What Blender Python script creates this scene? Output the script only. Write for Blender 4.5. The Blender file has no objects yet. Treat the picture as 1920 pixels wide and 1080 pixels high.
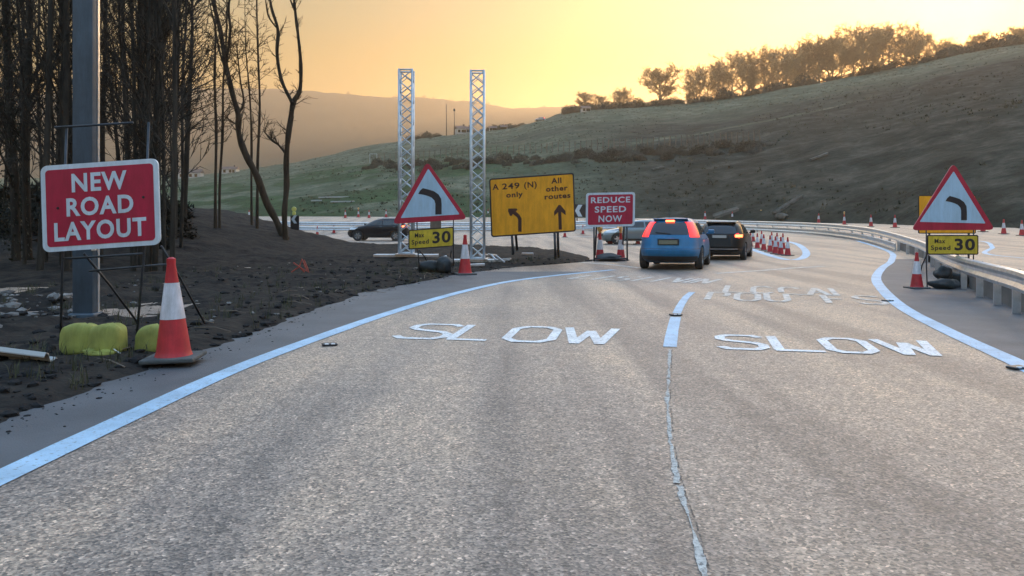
import bpy, bmesh, math, random
import numpy as np
from mathutils import Vector, Matrix, noise as mnoise
R = math.radians
sc = bpy.context.scene
col = sc.collection

# ------------------------------------------------------------------ camera
FPX, HZ, CAMZ = 1500.0, 414.0, 1.4          # focal length and horizon in pixels of a 1920-wide picture, eye height
cam = bpy.data.cameras.new("camera")
cam.sensor_width = 36.0
cam.lens = FPX / 1920 * 36.0
cam.shift_y = -(540 - HZ) / 1920
cam.clip_start, cam.clip_end = 0.1, 6000
camo = bpy.data.objects.new("camera", cam)
camo.location = (0, 0, CAMZ)
camo.rotation_euler = (R(90), 0, 0)
col.objects.link(camo)
sc.camera = camo

# ------------------------------------------------------------------ sky, sun, exposure
SUN_AZ, SUN_EL = R(28.5), R(9.8)            # azimuth clockwise from +Y
w = bpy.data.worlds.new("World")
sc.world = w
w.use_nodes = True
nt = w.node_tree
nt.nodes.clear()
N = nt.nodes.new
out = N("ShaderNodeOutputWorld")
bg = N("ShaderNodeBackground")
sky = N("ShaderNodeTexSky")
sky.sky_type = 'NISHITA'
sky.sun_disc = False
sky.sun_elevation = SUN_EL
sky.sun_rotation = SUN_AZ
sky.air_density, sky.dust_density, sky.ozone_density = 1.6, 1.2, 1.0
tc = N("ShaderNodeTexCoord")
sep = N("ShaderNodeSeparateXYZ")
nt.links.new(tc.outputs["Generated"], sep.inputs[0])
ramp = N("ShaderNodeValToRGB")              # warm tint low down; sky above the frame brightened to light signs and road
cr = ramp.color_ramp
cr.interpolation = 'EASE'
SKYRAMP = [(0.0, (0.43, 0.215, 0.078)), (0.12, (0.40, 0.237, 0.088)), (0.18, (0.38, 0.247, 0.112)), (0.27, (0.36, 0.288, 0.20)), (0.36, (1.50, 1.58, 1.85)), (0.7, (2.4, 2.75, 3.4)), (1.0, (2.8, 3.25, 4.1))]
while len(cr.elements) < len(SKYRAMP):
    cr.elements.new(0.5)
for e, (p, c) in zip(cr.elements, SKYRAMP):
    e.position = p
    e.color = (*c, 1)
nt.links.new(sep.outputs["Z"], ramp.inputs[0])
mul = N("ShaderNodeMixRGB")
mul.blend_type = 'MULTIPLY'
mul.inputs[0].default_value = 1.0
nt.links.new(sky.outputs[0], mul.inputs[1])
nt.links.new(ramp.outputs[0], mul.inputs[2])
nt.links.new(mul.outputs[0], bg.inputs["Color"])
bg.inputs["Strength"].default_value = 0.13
nt.links.new(bg.outputs[0], out.inputs["Surface"])

sl = bpy.data.lights.new("sun", 'SUN')
sl.energy = 3.6
sl.angle = R(0.5)
sl.color = (1.0, 0.76, 0.48)
so = bpy.data.objects.new("sun", sl)
sd = Vector((math.sin(SUN_AZ) * math.cos(SUN_EL), math.cos(SUN_AZ) * math.cos(SUN_EL), math.sin(SUN_EL)))
so.rotation_euler = sd.to_track_quat('Z', 'Y').to_euler()
so.location = (40, 70, 60)
col.objects.link(so)

sc.view_settings.view_transform = 'Standard'
sc.view_settings.look = 'None'
sc.view_settings.exposure = 1.12
sc.view_settings.gamma = 1.0
sc.view_settings.use_curve_mapping = False
sc.cycles.use_denoising = True
sc.cycles.max_bounces = 6
sc.cycles.volume_bounces = 1
sc.cycles.transparent_max_bounces = 8

# ------------------------------------------------------------------ materials
def mat(name, color, rough=0.6, metal=0.0, var=0.0, scale=5.0, bump=0.0, bscale=20.0, spec=0.5, emit=None, estr=0.0, coat=0.0, color2=None, stretch=None, trans=0.0):
    m = bpy.data.materials.new(name)
    m.use_nodes = True
    t = m.node_tree
    p = t.nodes["Principled BSDF"]
    p.inputs["Base Color"].default_value = (*color, 1)
    p.inputs["Roughness"].default_value = rough
    p.inputs["Metallic"].default_value = metal
    p.inputs["Specular IOR Level"].default_value = spec
    p.inputs["Coat Weight"].default_value = coat
    p.inputs["Coat Roughness"].default_value = 0.05
    if emit:
        p.inputs["Emission Color"].default_value = (*emit, 1)
        p.inputs["Emission Strength"].default_value = estr
    c = t.nodes.new("ShaderNodeTexCoord")
    src = c.outputs["Object"]
    if stretch:
        mp = t.nodes.new("ShaderNodeMapping")
        mp.inputs["Scale"].default_value = stretch
        t.links.new(src, mp.inputs[0])
        src = mp.outputs[0]
    if var > 0 or color2:
        n = t.nodes.new("ShaderNodeTexNoise")
        n.inputs["Scale"].default_value = scale
        n.inputs["Detail"].default_value = 6
        n.inputs["Roughness"].default_value = 0.62
        t.links.new(src, n.inputs["Vector"])
        r = t.nodes.new("ShaderNodeValToRGB")
        r.color_ramp.elements[0].position, r.color_ramp.elements[1].position = 0.33, 0.67
        a = color2 if color2 else tuple(x * (1 - var) for x in color)
        b = color if color2 else tuple(min(1, x * (1 + var)) for x in color)
        r.color_ramp.elements[0].color = (*a, 1)
        r.color_ramp.elements[1].color = (*b, 1)
        t.links.new(n.outputs["Fac"], r.inputs[0])
        t.links.new(r.outputs[0], p.inputs["Base Color"])
    if bump > 0:
        n2 = t.nodes.new("ShaderNodeTexNoise")
        n2.inputs["Scale"].default_value = bscale
        n2.inputs["Detail"].default_value = 5
        t.links.new(src, n2.inputs["Vector"])
        bn = t.nodes.new("ShaderNodeBump")
        bn.inputs["Strength"].default_value = bump
        bn.inputs["Distance"].default_value = 0.05
        t.links.new(n2.outputs["Fac"], bn.inputs["Height"])
        t.links.new(bn.outputs[0], p.inputs["Normal"])
    return m

def asphalt_mat():
    m = bpy.data.materials.new("worn_asphalt")
    m.use_nodes = True
    t = m.node_tree
    p = t.nodes["Principled BSDF"]
    c = t.nodes.new("ShaderNodeTexCoord").outputs["Object"]
    def noise(s, d=4, rough=0.6, vec=c):
        n = t.nodes.new("ShaderNodeTexNoise")
        n.inputs["Scale"].default_value = s
        n.inputs["Detail"].default_value = d
        n.inputs["Roughness"].default_value = rough
        t.links.new(vec, n.inputs["Vector"])
        return n.outputs["Fac"]
    def rmp(f, pts):
        r = t.nodes.new("ShaderNodeValToRGB")
        while len(r.color_ramp.elements) < len(pts):
            r.color_ramp.elements.new(0.5)
        for e, (a, b) in zip(r.color_ramp.elements, pts):
            e.position = a
            e.color = (*b, 1)
        t.links.new(f, r.inputs[0])
        return r.outputs[0]
    def mix(mode, fac, a, b):
        x = t.nodes.new("ShaderNodeMixRGB")
        x.blend_type = mode
        x.inputs[0].default_value = fac
        t.links.new(a, x.inputs[1])
        t.links.new(b, x.inputs[2])
        return x.outputs[0]
    v = t.nodes.new("ShaderNodeTexVoronoi")
    v.inputs["Scale"].default_value = 75
    t.links.new(c, v.inputs["Vector"])
    bw = t.nodes.new("ShaderNodeRGBToBW")
    t.links.new(v.outputs["Color"], bw.inputs[0])
    v2 = t.nodes.new("ShaderNodeTexVoronoi")
    v2.inputs["Scale"].default_value = 38
    t.links.new(c, v2.inputs["Vector"])
    bw2 = t.nodes.new("ShaderNodeRGBToBW")
    t.links.new(v2.outputs["Color"], bw2.inputs[0])
    stones = rmp(bw.outputs[0], [(0.12, (0.080, 0.076, 0.073)), (0.5, (0.225, 0.208, 0.190)), (0.8, (0.335, 0.305, 0.275)), (0.96, (0.60, 0.54, 0.48))])
    stones = mix('MULTIPLY', 0.8, stones, rmp(bw2.outputs[0], [(0.1, (0.6, 0.6, 0.61)), (0.6, (1.05, 1.04, 1.03)), (0.95, (1.35, 1.32, 1.28))]))
    big = rmp(noise(0.35, 6, 0.7), [(0.3, (0.72, 0.73, 0.76)), (0.5, (1.0, 0.98, 0.97)), (0.7, (1.20, 1.13, 1.03))])
    mp = t.nodes.new("ShaderNodeMapping")
    mp.inputs["Scale"].default_value = (1.15, 0.07, 1)
    mp.inputs["Rotation"].default_value = (0, 0, R(8))
    t.links.new(c, mp.inputs[0])
    tracks = rmp(noise(1.0, 3, 0.5, mp.outputs[0]), [(0.38, (0.60, 0.61, 0.63)), (0.5, (0.98, 0.965, 0.945)), (0.62, (1.27, 1.20, 1.10))])
    med = rmp(noise(6, 6, 0.75), [(0.3, (0.78, 0.78, 0.78)), (0.7, (1.18, 1.18, 1.18))])
    cc = mix('MULTIPLY', 1, mix('MULTIPLY', 1, mix('MULTIPLY', 1, stones, big), tracks), med)
    warm = t.nodes.new("ShaderNodeRGB")          # warm sky reflection put into the asphalt colour as an even tint
    warm.outputs[0].default_value = (1.32, 1.13, 1.01, 1)
    cc = mix('MULTIPLY', 1, cc, warm.outputs[0])
    t.links.new(cc, p.inputs["Base Color"])
    p.inputs["Roughness"].default_value = 0.5
    p.inputs["Specular IOR Level"].default_value = 0.5
    bn = t.nodes.new("ShaderNodeBump")
    bn.inputs["Strength"].default_value = 0.35
    bn.inputs["Distance"].default_value = 0.008
    t.links.new(v.outputs["Distance"], bn.inputs["Height"])
    t.links.new(bn.outputs[0], p.inputs["Normal"])
    return m

def worn_paint(name, color, wear):
    """paint chipped away to the asphalt where a noise is low"""
    return mat(name, color, 0.55, color2=(0.20, 0.19, 0.18), scale=9, bump=0.1) if wear else mat(name, color, 0.5, var=0.08, scale=14, bump=0.08, bscale=60)

def chipped(name, color, lo=.34, hi=.43):
    """thermoplastic paint, dirty in patches and chipped to the stone where a fine noise is low"""
    m = mat(name, color, 0.55, bump=0.25, bscale=55)
    t = m.node_tree
    p = t.nodes["Principled BSDF"]
    c = t.nodes.new("ShaderNodeTexCoord").outputs["Object"]
    def nz_(sc_, d):
        n = t.nodes.new("ShaderNodeTexNoise")
        n.inputs["Scale"].default_value = sc_
        n.inputs["Detail"].default_value = d
        n.inputs["Roughness"].default_value = 0.7
        t.links.new(c, n.inputs["Vector"])
        return n.outputs["Fac"]
    def rp(f, a, ca, b, cb):
        r = t.nodes.new("ShaderNodeValToRGB")
        r.color_ramp.elements[0].position, r.color_ramp.elements[1].position = a, b
        r.color_ramp.elements[0].color, r.color_ramp.elements[1].color = (*ca, 1), (*cb, 1)
        t.links.new(f, r.inputs[0])
        return r.outputs[0]
    dirt = rp(nz_(1.7, 6), .3, tuple(k * .66 for k in color), .6, color)
    mk = rp(nz_(26, 8), lo, (0, 0, 0), hi, (1, 1, 1))
    x = t.nodes.new("ShaderNodeMixRGB")
    x.inputs[1].default_value = (0.17, 0.165, 0.16, 1)
    t.links.new(mk, x.inputs[0])
    t.links.new(dirt, x.inputs[2])
    t.links.new(x.outputs[0], p.inputs["Base Color"])
    return m

M = {}
def grimy(m, amount=.45, sc_=2.2):
    """rain streaks and road film multiplied into the colour of a board"""
    t = m.node_tree
    p = t.nodes["Principled BSDF"]
    c = t.nodes.new("ShaderNodeTexCoord").outputs["Object"]
    mp = t.nodes.new("ShaderNodeMapping")
    mp.inputs["Scale"].default_value = (3.2, 1, .55)
    t.links.new(c, mp.inputs[0])
    n = t.nodes.new("ShaderNodeTexNoise")
    n.inputs["Scale"].default_value = sc_
    n.inputs["Detail"].default_value = 8
    n.inputs["Roughness"].default_value = .72
    t.links.new(mp.outputs[0], n.inputs["Vector"])
    r = t.nodes.new("ShaderNodeValToRGB")
    r.color_ramp.elements[0].position, r.color_ramp.elements[1].position = .34, .6
    k = 1 - amount
    r.color_ramp.elements[0].color, r.color_ramp.elements[1].color = (k, k, k * .97, 1), (1, 1, 1, 1)
    t.links.new(n.outputs["Fac"], r.inputs[0])
    x = t.nodes.new("ShaderNodeMixRGB")
    x.blend_type = 'MULTIPLY'
    x.inputs[0].default_value = 1
    if p.inputs["Base Color"].links:
        t.links.new(p.inputs["Base Color"].links[0].from_socket, x.inputs[1])
    else:
        x.inputs[1].default_value = p.inputs["Base Color"].default_value
    t.links.new(r.outputs[0], x.inputs[2])
    t.links.new(x.outputs[0], p.inputs["Base Color"])

M['asphalt'] = asphalt_mat()
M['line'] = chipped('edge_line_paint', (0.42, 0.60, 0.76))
M['slow'] = chipped('letter_paint', (0.86, 0.85, 0.84), .36, .47)
M['worn'] = worn_paint("worn_paint", (0.72, 0.69, 0.64), True)
M['crack'] = mat("seam_grit", (0.66, 0.62, 0.56), 0.9, color2=(0.30, 0.28, 0.26), scale=34)
M['red'] = mat("sign_red", (0.42, 0.010, 0.050), 0.4, var=0.10, scale=3)
M['redtri'] = mat("triangle_red", (0.44, 0.015, 0.050), 0.4, var=0.10, scale=3)
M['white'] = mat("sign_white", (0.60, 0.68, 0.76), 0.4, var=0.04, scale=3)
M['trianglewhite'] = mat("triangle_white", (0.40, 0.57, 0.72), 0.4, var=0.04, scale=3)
M['yellow'] = mat("sign_yellow", (0.88, 0.38, 0.012), 0.42, var=0.08, scale=1.5)
M['plateyellow'] = mat("plate_yellow", (0.62, 0.45, 0.035), 0.42, var=0.14, scale=6)
M['brown'] = mat("sign_brown", (0.045, 0.012, 0.010), 0.45)
M['black'] = mat("sign_black", (0.012, 0.012, 0.018), 0.45)
M['back'] = mat("sign_back", (0.16, 0.17, 0.18), 0.5, 0.3)
M['steel_dark'] = mat("dark_steel_tube", (0.045, 0.05, 0.058), 0.45, 0.5, var=0.3, scale=8)
M['galv'] = mat("galvanised_steel", (0.62, 0.65, 0.68), 0.34, 0.75, var=0.16, scale=6, bump=0.05, bscale=30)
M['truss'] = mat("truss_steel", (0.55, 0.60, 0.64), 0.42, 0.5, var=0.14, scale=5)
M['pole'] = mat("pole_paint", (0.065, 0.095, 0.13), 0.5, 0.2, var=0.12, scale=3)
M['cone_red'] = mat("cone_red", (0.50, 0.020, 0.030), 0.5, var=0.14, scale=9)
M['cone_white'] = mat("cone_sleeve", (0.66, 0.65, 0.70), 0.35, var=0.10, scale=10)
M['rubber'] = mat("black_rubber", (0.028, 0.028, 0.03), 0.8, var=0.35, scale=12, bump=0.15)
M['conebase'] = mat("cone_base_rubber", (0.07, 0.075, 0.075), 0.8, var=0.3, scale=12, bump=0.15)
M['sandbag'] = mat("sandbag_yellow", (0.36, 0.36, 0.075), 0.8, color2=(0.25, 0.26, 0.06), scale=3, bump=0.12, bscale=14)
M['cord'] = mat("cord_white", (0.6, 0.6, 0.58), 0.7)
M['ballast'] = mat("ballast_bag", (0.022, 0.03, 0.035), 0.7, var=0.3, scale=7, bump=0.4, bscale=9)
M['earth'] = mat("dark_earth", (0.040, 0.033, 0.027), 0.95, color2=(0.009, 0.009, 0.010), scale=2.3, bump=1.0, bscale=7, spec=0.12)
M['stone'] = mat("rubble_stone", (0.26, 0.25, 0.24), 0.9, color2=(0.05, 0.05, 0.05), scale=2.2, bump=0.5, bscale=25)
M['clod'] = mat("earth_clod", (0.028, 0.027, 0.027), 0.95, color2=(0.018, 0.018, 0.02), scale=4, bump=0.6, bscale=20, spec=0.12)
M['bark'] = mat("bark", (0.060, 0.052, 0.043), 0.9, color2=(0.022, 0.021, 0.019), scale=6, bump=0.6, bscale=14, stretch=(1, 1, 0.25), spec=0.12)
M['barkwarm'] = mat("bark_warm", (0.085, 0.060, 0.040), 0.85, color2=(0.035, 0.028, 0.022), scale=5, bump=0.5, bscale=14, stretch=(1, 1, 0.25), spec=0.12)
M['ivy'] = mat("ivy_leaf", (0.030, 0.044, 0.024), 0.55, color2=(0.013, 0.020, 0.014), scale=3)
M['crestbark'] = mat("crest_twig", (0.42, 0.27, 0.12), 0.8, var=0.3, scale=0.6)
M['scrub'] = mat("scrub_twig", (0.085, 0.070, 0.050), 0.9, color2=(0.035, 0.038, 0.026), scale=0.7)
M['wood'] = mat("weathered_wood", (0.16, 0.12, 0.09), 0.85, var=0.3, scale=4)
M['glass'] = mat("dark_glass", (0.012, 0.014, 0.017), 0.06, spec=0.8)
M['chrome'] = mat("bright_trim", (0.62, 0.63, 0.65), 0.2, 0.9)
M['blue'] = mat("blue_car_paint", (0.004, 0.14, 0.31), 0.42, 0.0, coat=0.25)
M['blackpaint'] = mat("black_car_paint", (0.004, 0.004, 0.005), 0.4, 0.0, spec=0.22, coat=0.06)
M['navypaint'] = mat("navy_car_paint", (0.004, 0.007, 0.014), 0.32, 0.0, spec=0.35, coat=0.2)
M['greypaint'] = mat("grey_car_paint", (0.17, 0.21, 0.23), 0.32, 0.3, coat=1.0)
M['palepaint'] = mat("pale_van_paint", (0.42, 0.42, 0.52), 0.4, 0.1, coat=0.6)
M['plastic'] = mat("black_plastic", (0.02, 0.02, 0.022), 0.6)
M['taillit'] = mat("lit_tail_lamp", (0.35, 0.004, 0.006), 0.35, emit=(1.0, 0.025, 0.02), estr=1.0, coat=0.2)
M['brake'] = mat("lit_brake_lamp", (0.6, 0.02, 0.01), 0.25, emit=(1.0, 0.12, 0.04), estr=4.0)
M['lamphead'] = mat("headlamp_lens", (0.75, 0.77, 0.8), 0.15, coat=0.8)
M['numplate'] = mat("number_plate", (0.17, 0.17, 0.12), 0.45, var=0.1, scale=9)
M['whiteplate'] = mat("pale_plate", (0.40, 0.40, 0.39), 0.45)
M['orangelamp'] = mat("amber_lamp", (0.75, 0.42, 0.12), 0.3, coat=0.5)
M['yellowlamp'] = mat("yellow_lamp", (0.75, 0.68, 0.18), 0.35)
M['render'] = mat("house_render", (0.55, 0.50, 0.46), 0.8, var=0.08, scale=1)
M['roof'] = mat("roof_tile", (0.15, 0.10, 0.085), 0.85, var=0.2, scale=2)
M['net'] = mat("orange_net", (0.42, 0.07, 0.04), 0.7)
M['chute'] = mat('chute_concrete', (0.13, 0.125, 0.11), 0.95, var=0.35, scale=1.2, bump=0.3, spec=.1)
M['concrete'] = mat("pale_concrete", (0.22, 0.21, 0.20), 0.9, var=0.2, scale=1.5, bump=0.2)

for k_, a_ in (('red', .3), ('redtri', .3), ('white', .25), ('trianglewhite', .22), ('yellow', .25), ('plateyellow', .35), ('cone_red', .4), ('cone_white', .4), ('pole', .3), ('sandbag', .35), ('blue', .2)):
    grimy(M[k_], a_)

# ------------------------------------------------------------------ mesh helpers
class MB:
    def __init__(s):
        s.v, s.f = [], []
    def add(s, vs, fs):
        o = len(s.v)
        s.v.extend([tuple(x) for x in vs])
        s.f.extend([tuple(i + o for i in f) for f in fs])
        return s
    def box(s, c, size, rot=None, bev=0.0):
        x, y, z = (k / 2 for k in size)
        if bev > 0:
            b = min(bev, x * .9, y * .9, z * .9)
            pts, fs = [], []
            bm = bmesh.new()
            bmesh.ops.create_cube(bm, size=1.0)
            for v in bm.verts:
                v.co = Vector((v.co.x * 2 * x, v.co.y * 2 * y, v.co.z * 2 * z))
            bmesh.ops.bevel(bm, geom=bm.edges[:], offset=b, segments=2, affect='EDGES', profile=0.5)
            bm.verts.index_update()
            pts = [v.co.copy() for v in bm.verts]
            fs = [[v.index for v in f.verts] for f in bm.faces]
            bm.free()
        else:
            pts = [Vector((a * x, b * y, d * z)) for a in (-1, 1) for b in (-1, 1) for d in (-1, 1)]
            fs = [(0, 1, 3, 2), (4, 6, 7, 5), (0, 4, 5, 1), (2, 3, 7, 6), (0, 2, 6, 4), (1, 5, 7, 3)]
        if rot is not None:
            pts = [rot @ p for p in pts]
        c = Vector(c)
        return s.add([p + c for p in pts], fs)
    def tube(s, path, rad, n=8, cap=True, up=None):
        path = [Vector(p) for p in path]
        if not hasattr(rad, '__len__'):
            rad = [rad] * len(path)
        vs, fs = [], []
        pu = None
        for i, p in enumerate(path):
            d = (path[min(i + 1, len(path) - 1)] - path[max(i - 1, 0)])
            if d.length < 1e-9:
                d = Vector((0, 0, 1))
            d.normalize()
            if pu is None:
                pu = Vector((1, 0, 0)) if abs(d.x) < 0.8 else Vector((0, 1, 0))
            a = (pu - d * pu.dot(d))
            if a.length < 1e-6:
                a = d.orthogonal()
            a.normalize()
            pu = a
            b = d.cross(a)
            for k in range(n):
                t = 2 * math.pi * k / n
                vs.append(p + (a * math.cos(t) + b * math.sin(t)) * rad[i])
        for i in range(len(path) - 1):
            for k in range(n):
                fs.append((i * n + k, i * n + (k + 1) % n, (i + 1) * n + (k + 1) % n, (i + 1) * n + k))
        if cap:
            fs.append(tuple(range(n - 1, -1, -1)))
            fs.append(tuple((len(path) - 1) * n + k for k in range(n)))
        return s.add(vs, fs)
    def prism(s, poly, y0, y1, fn=None):
        """polygon in (x,z) extruded along y"""
        n = len(poly)
        vs = [(x, y0, z) for x, z in poly] + [(x, y1, z) for x, z in poly]
        if fn:
            vs = [fn(*v) for v in vs]
        fs = [tuple(range(n)), tuple(range(2 * n - 1, n - 1, -1))]
        fs += [(i, n + i, n + (i + 1) % n, (i + 1) % n) for i in range(n)]
        return s.add(vs, fs)
    def lathe(s, prof, c=(0, 0, 0), n=24, axis='z', cap=True):
        vs, fs = [], []
        for r, h in prof:
            for k in range(n):
                t = 2 * math.pi * k / n
                a, b = r * math.cos(t), r * math.sin(t)
                vs.append((c[0] + a, c[1] + b, c[2] + h) if axis == 'z' else (c[0] + h, c[1] + a, c[2] + b) if axis == 'x' else (c[0] + a, c[1] + h, c[2] + b))
        for i in range(len(prof) - 1):
            for k in range(n):
                fs.append((i * n + k, i * n + (k + 1) % n, (i + 1) * n + (k + 1) % n, (i + 1) * n + k))
        if cap:
            fs.append(tuple(range(n - 1, -1, -1)))
            fs.append(tuple((len(prof) - 1) * n + k for k in range(n)))
        return s.add(vs, fs)
    def blob(s, c, size, seed=0, amp=0.25, sub=1, freq=1.5, rz=0.0):
        bm = bmesh.new()
        bmesh.ops.create_icosphere(bm, subdivisions=sub, radius=1.0)
        bm.verts.index_update()
        off = Vector((seed * 7.31 % 97, seed * 3.77 % 89, seed * 1.93 % 71))
        cz, sz = math.cos(rz), math.sin(rz)
        pts = []
        for v in bm.verts:
            k = 1 + amp * 2 * mnoise.noise(v.co * freq + off)
            p = Vector((v.co.x * size[0] * k, v.co.y * size[1] * k, v.co.z * size[2] * k))
            pts.append((c[0] + p.x * cz - p.y * sz, c[1] + p.x * sz + p.y * cz, c[2] + p.z))
        fs = [[v.index for v in f.verts] for f in bm.faces]
        bm.free()
        return s.add(pts, fs)
    def mesh(s, name, m, smooth=False):
        me = bpy.data.meshes.new(name)
        me.from_pydata(s.v, [], s.f)
        me.materials.append(m)
        if smooth:
            me.polygons.foreach_set('use_smooth', [True] * len(me.polygons))
        me.update()
        return me
    def build(s, name, m, parent=None, smooth=False, label=None):
        o = bpy.data.objects.new(name, s.mesh(name, m, smooth))
        col.objects.link(o)
        if parent:
            o.parent = parent
        if label:
            o['label'] = label
        return o

def fix_normals(o):
    bm = bmesh.new()
    bm.from_mesh(o.data)
    bmesh.ops.recalc_face_normals(bm, faces=bm.faces[:])
    bm.to_mesh(o.data)
    bm.free()
    return o

def sharp(o, deg=35):
    me = o.data
    me.polygons.foreach_set('use_smooth', [True] * len(me.polygons))
    try:
        me.set_sharp_from_angle(angle=R(deg))
    except Exception:
        pass
    return o

def tag(o, label, cat, group=None):
    o['label'], o['category'] = label, cat
    if group:
        o['group'] = group
    return o

def structure(o):
    o['kind'] = 'structure'
    return o

def stuff(o, label, cat):
    o['kind'] = 'stuff'
    o['label'], o['category'] = label, cat
    return o

def thing(name, loc, label, cat, group=None, rz=0.0):
    o = bpy.data.objects.new(name, None)
    o.empty_display_size = 0.2
    col.objects.link(o)
    o.location = loc
    o.rotation_euler = (0, 0, rz)
    return tag(o, label, cat, group)

def copy_tree(o, parent=None):
    c = o.copy()
    col.objects.link(c)
    if parent:
        c.parent = parent
    for ch in [k for k in o.children]:
        copy_tree(ch, c)
    return c

ORD = "first second third fourth fifth sixth seventh eighth ninth tenth eleventh twelfth thirteenth fourteenth fifteenth sixteenth seventeenth eighteenth nineteenth twentieth".split()

# ------------------------------------------------------------------ lie of the land
def smooth(t):
    t = np.clip(t, 0, 1)
    return t * t * (3 - 2 * t)

CREST_PX = [-900, 340, 560, 700, 830, 960, 1050, 1100, 1300, 1400, 1500, 1600, 1700, 1800, 1920, 2400, 3200]
CREST_PY = [338, 334, 304, 273, 254, 240, 216, 206, 194, 181, 161, 143, 125, 102, 82, 66, 80]
FAR_PX = [-1200, 0, 350, 470, 560, 650, 720, 770, 830, 900, 960, 1060, 1200, 1500, 2500]
FAR_PY = [190, 176, 163, 163, 166, 174, 180, 178, 184, 190, 201, 197, 190, 170, 160]
YC, YF = 330.0, 1250.0

def back_edge(px):
    return np.interp(px, [-400, 500, 1240, 1640, 1750, 1900, 2300], [118, 114, 101, 78, 69, 62, 50])

def T(x, y):
    """road and verge level, metres"""
    x, y = np.asarray(x, float), np.asarray(y, float)
    px = 960 + FPX * x / np.maximum(y, 8)
    rb = smooth((px - 1180) / 460)
    tl = np.interp(y, [0, 62, 74, 95, 112, 130], [0, 0, 0.2, 1.55, 2.0, 2.2])
    tr = np.interp(y, [0, 26, 34, 42, 54, 62, 70, 90, 112, 130], [0, 0, 0.10, 0.26, 0.52, 0.86, 0.95, 1.35, 1.9, 2.2])
    return tl * (1 - rb) + tr * rb

def ground(x, y):
    x, y = np.asarray(x, float), np.asarray(y, float)
    ys = np.maximum(y, 8)
    px = 960 + FPX * x / ys
    be = back_edge(px)
    zb = T(x, np.minimum(y, be))
    zc = CAMZ + (HZ - np.interp(px, CREST_PX, CREST_PY)) * YC / FPX
    t = np.clip((y - be) / (YC - be), 0, 1)
    und = np.sin(t * 9.0 + x * 0.012) * 0.9 * t * (1 - t) * 4 * 0.35
    near = zb + (zc - zb) * (0.35 * t + 0.65 * t ** 0.8) + und
    drop = zc - np.maximum(y - YC, 0) * 0.22
    zf = CAMZ + (HZ - np.interp(px, FAR_PX, FAR_PY)) * YF / FPX
    f = np.clip((y - 420) / (YF - 420), 0, 1)
    far = zf * (0.12 * f + 0.88 * f ** 1.7) - np.maximum(y - YF, 0) * 0.15
    z = np.where(y <= YC, near, np.maximum(np.maximum(drop, far), 0.0))
    road = np.where(y < be, -0.06, -0.06 + 0.06 * smooth((y - be) / 2.5))
    return z + road

def Gs(x, y):
    return float(ground(x, y))

def Ts(x, y):
    return float(T(x, y))

def hit(px, py, fn=Ts, y0=3.0, y1=360.0):
    """where the sight line through a picture point meets the ground"""
    k, a = (HZ - py) / FPX, (px - 960) / FPX
    y = y0
    while y < y1:
        if CAMZ + k * y <= fn(a * y, y):
            return Vector((a * y, y, fn(a * y, y)))
        y *= 1.004
    return Vector((a * y1, y1, fn(a * y1, y1)))

def at(px, py, y):
    return Vector(((px - 960) / FPX * y, y, CAMZ + (HZ - py) / FPX * y))

def flat(px, py):
    y = CAMZ * FPX / (py - HZ)
    return Vector(((px - 960) / FPX * y, y, 0))

# ground sheet -------------------------------------------------------
def grid_mesh(xs2, ys2, zs2):
    nr, nc = xs2.shape
    v = np.stack([xs2, ys2, zs2], -1).reshape(-1, 3)
    idx = np.arange(nr * nc).reshape(nr, nc)
    f = np.stack([idx[:-1, :-1], idx[:-1, 1:], idx[1:, 1:], idx[1:, :-1]], -1).reshape(-1, 4)
    return v, f

def add_grid(name, v, f, m, attr=None):
    me = bpy.data.meshes.new(name)
    me.from_pydata(v.tolist(), [], f.tolist())
    me.materials.append(m)
    me.polygons.foreach_set('use_smooth', [True] * len(me.polygons))
    if attr is not None:
        for k, a in attr.items():
            at_ = me.attributes.new(k, 'FLOAT', 'POINT')
            at_.data.foreach_set('value', np.asarray(a, np.float32).ravel())
    me.update()
    o = bpy.data.objects.new(name, me)
    col.objects.link(o)
    return o

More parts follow.
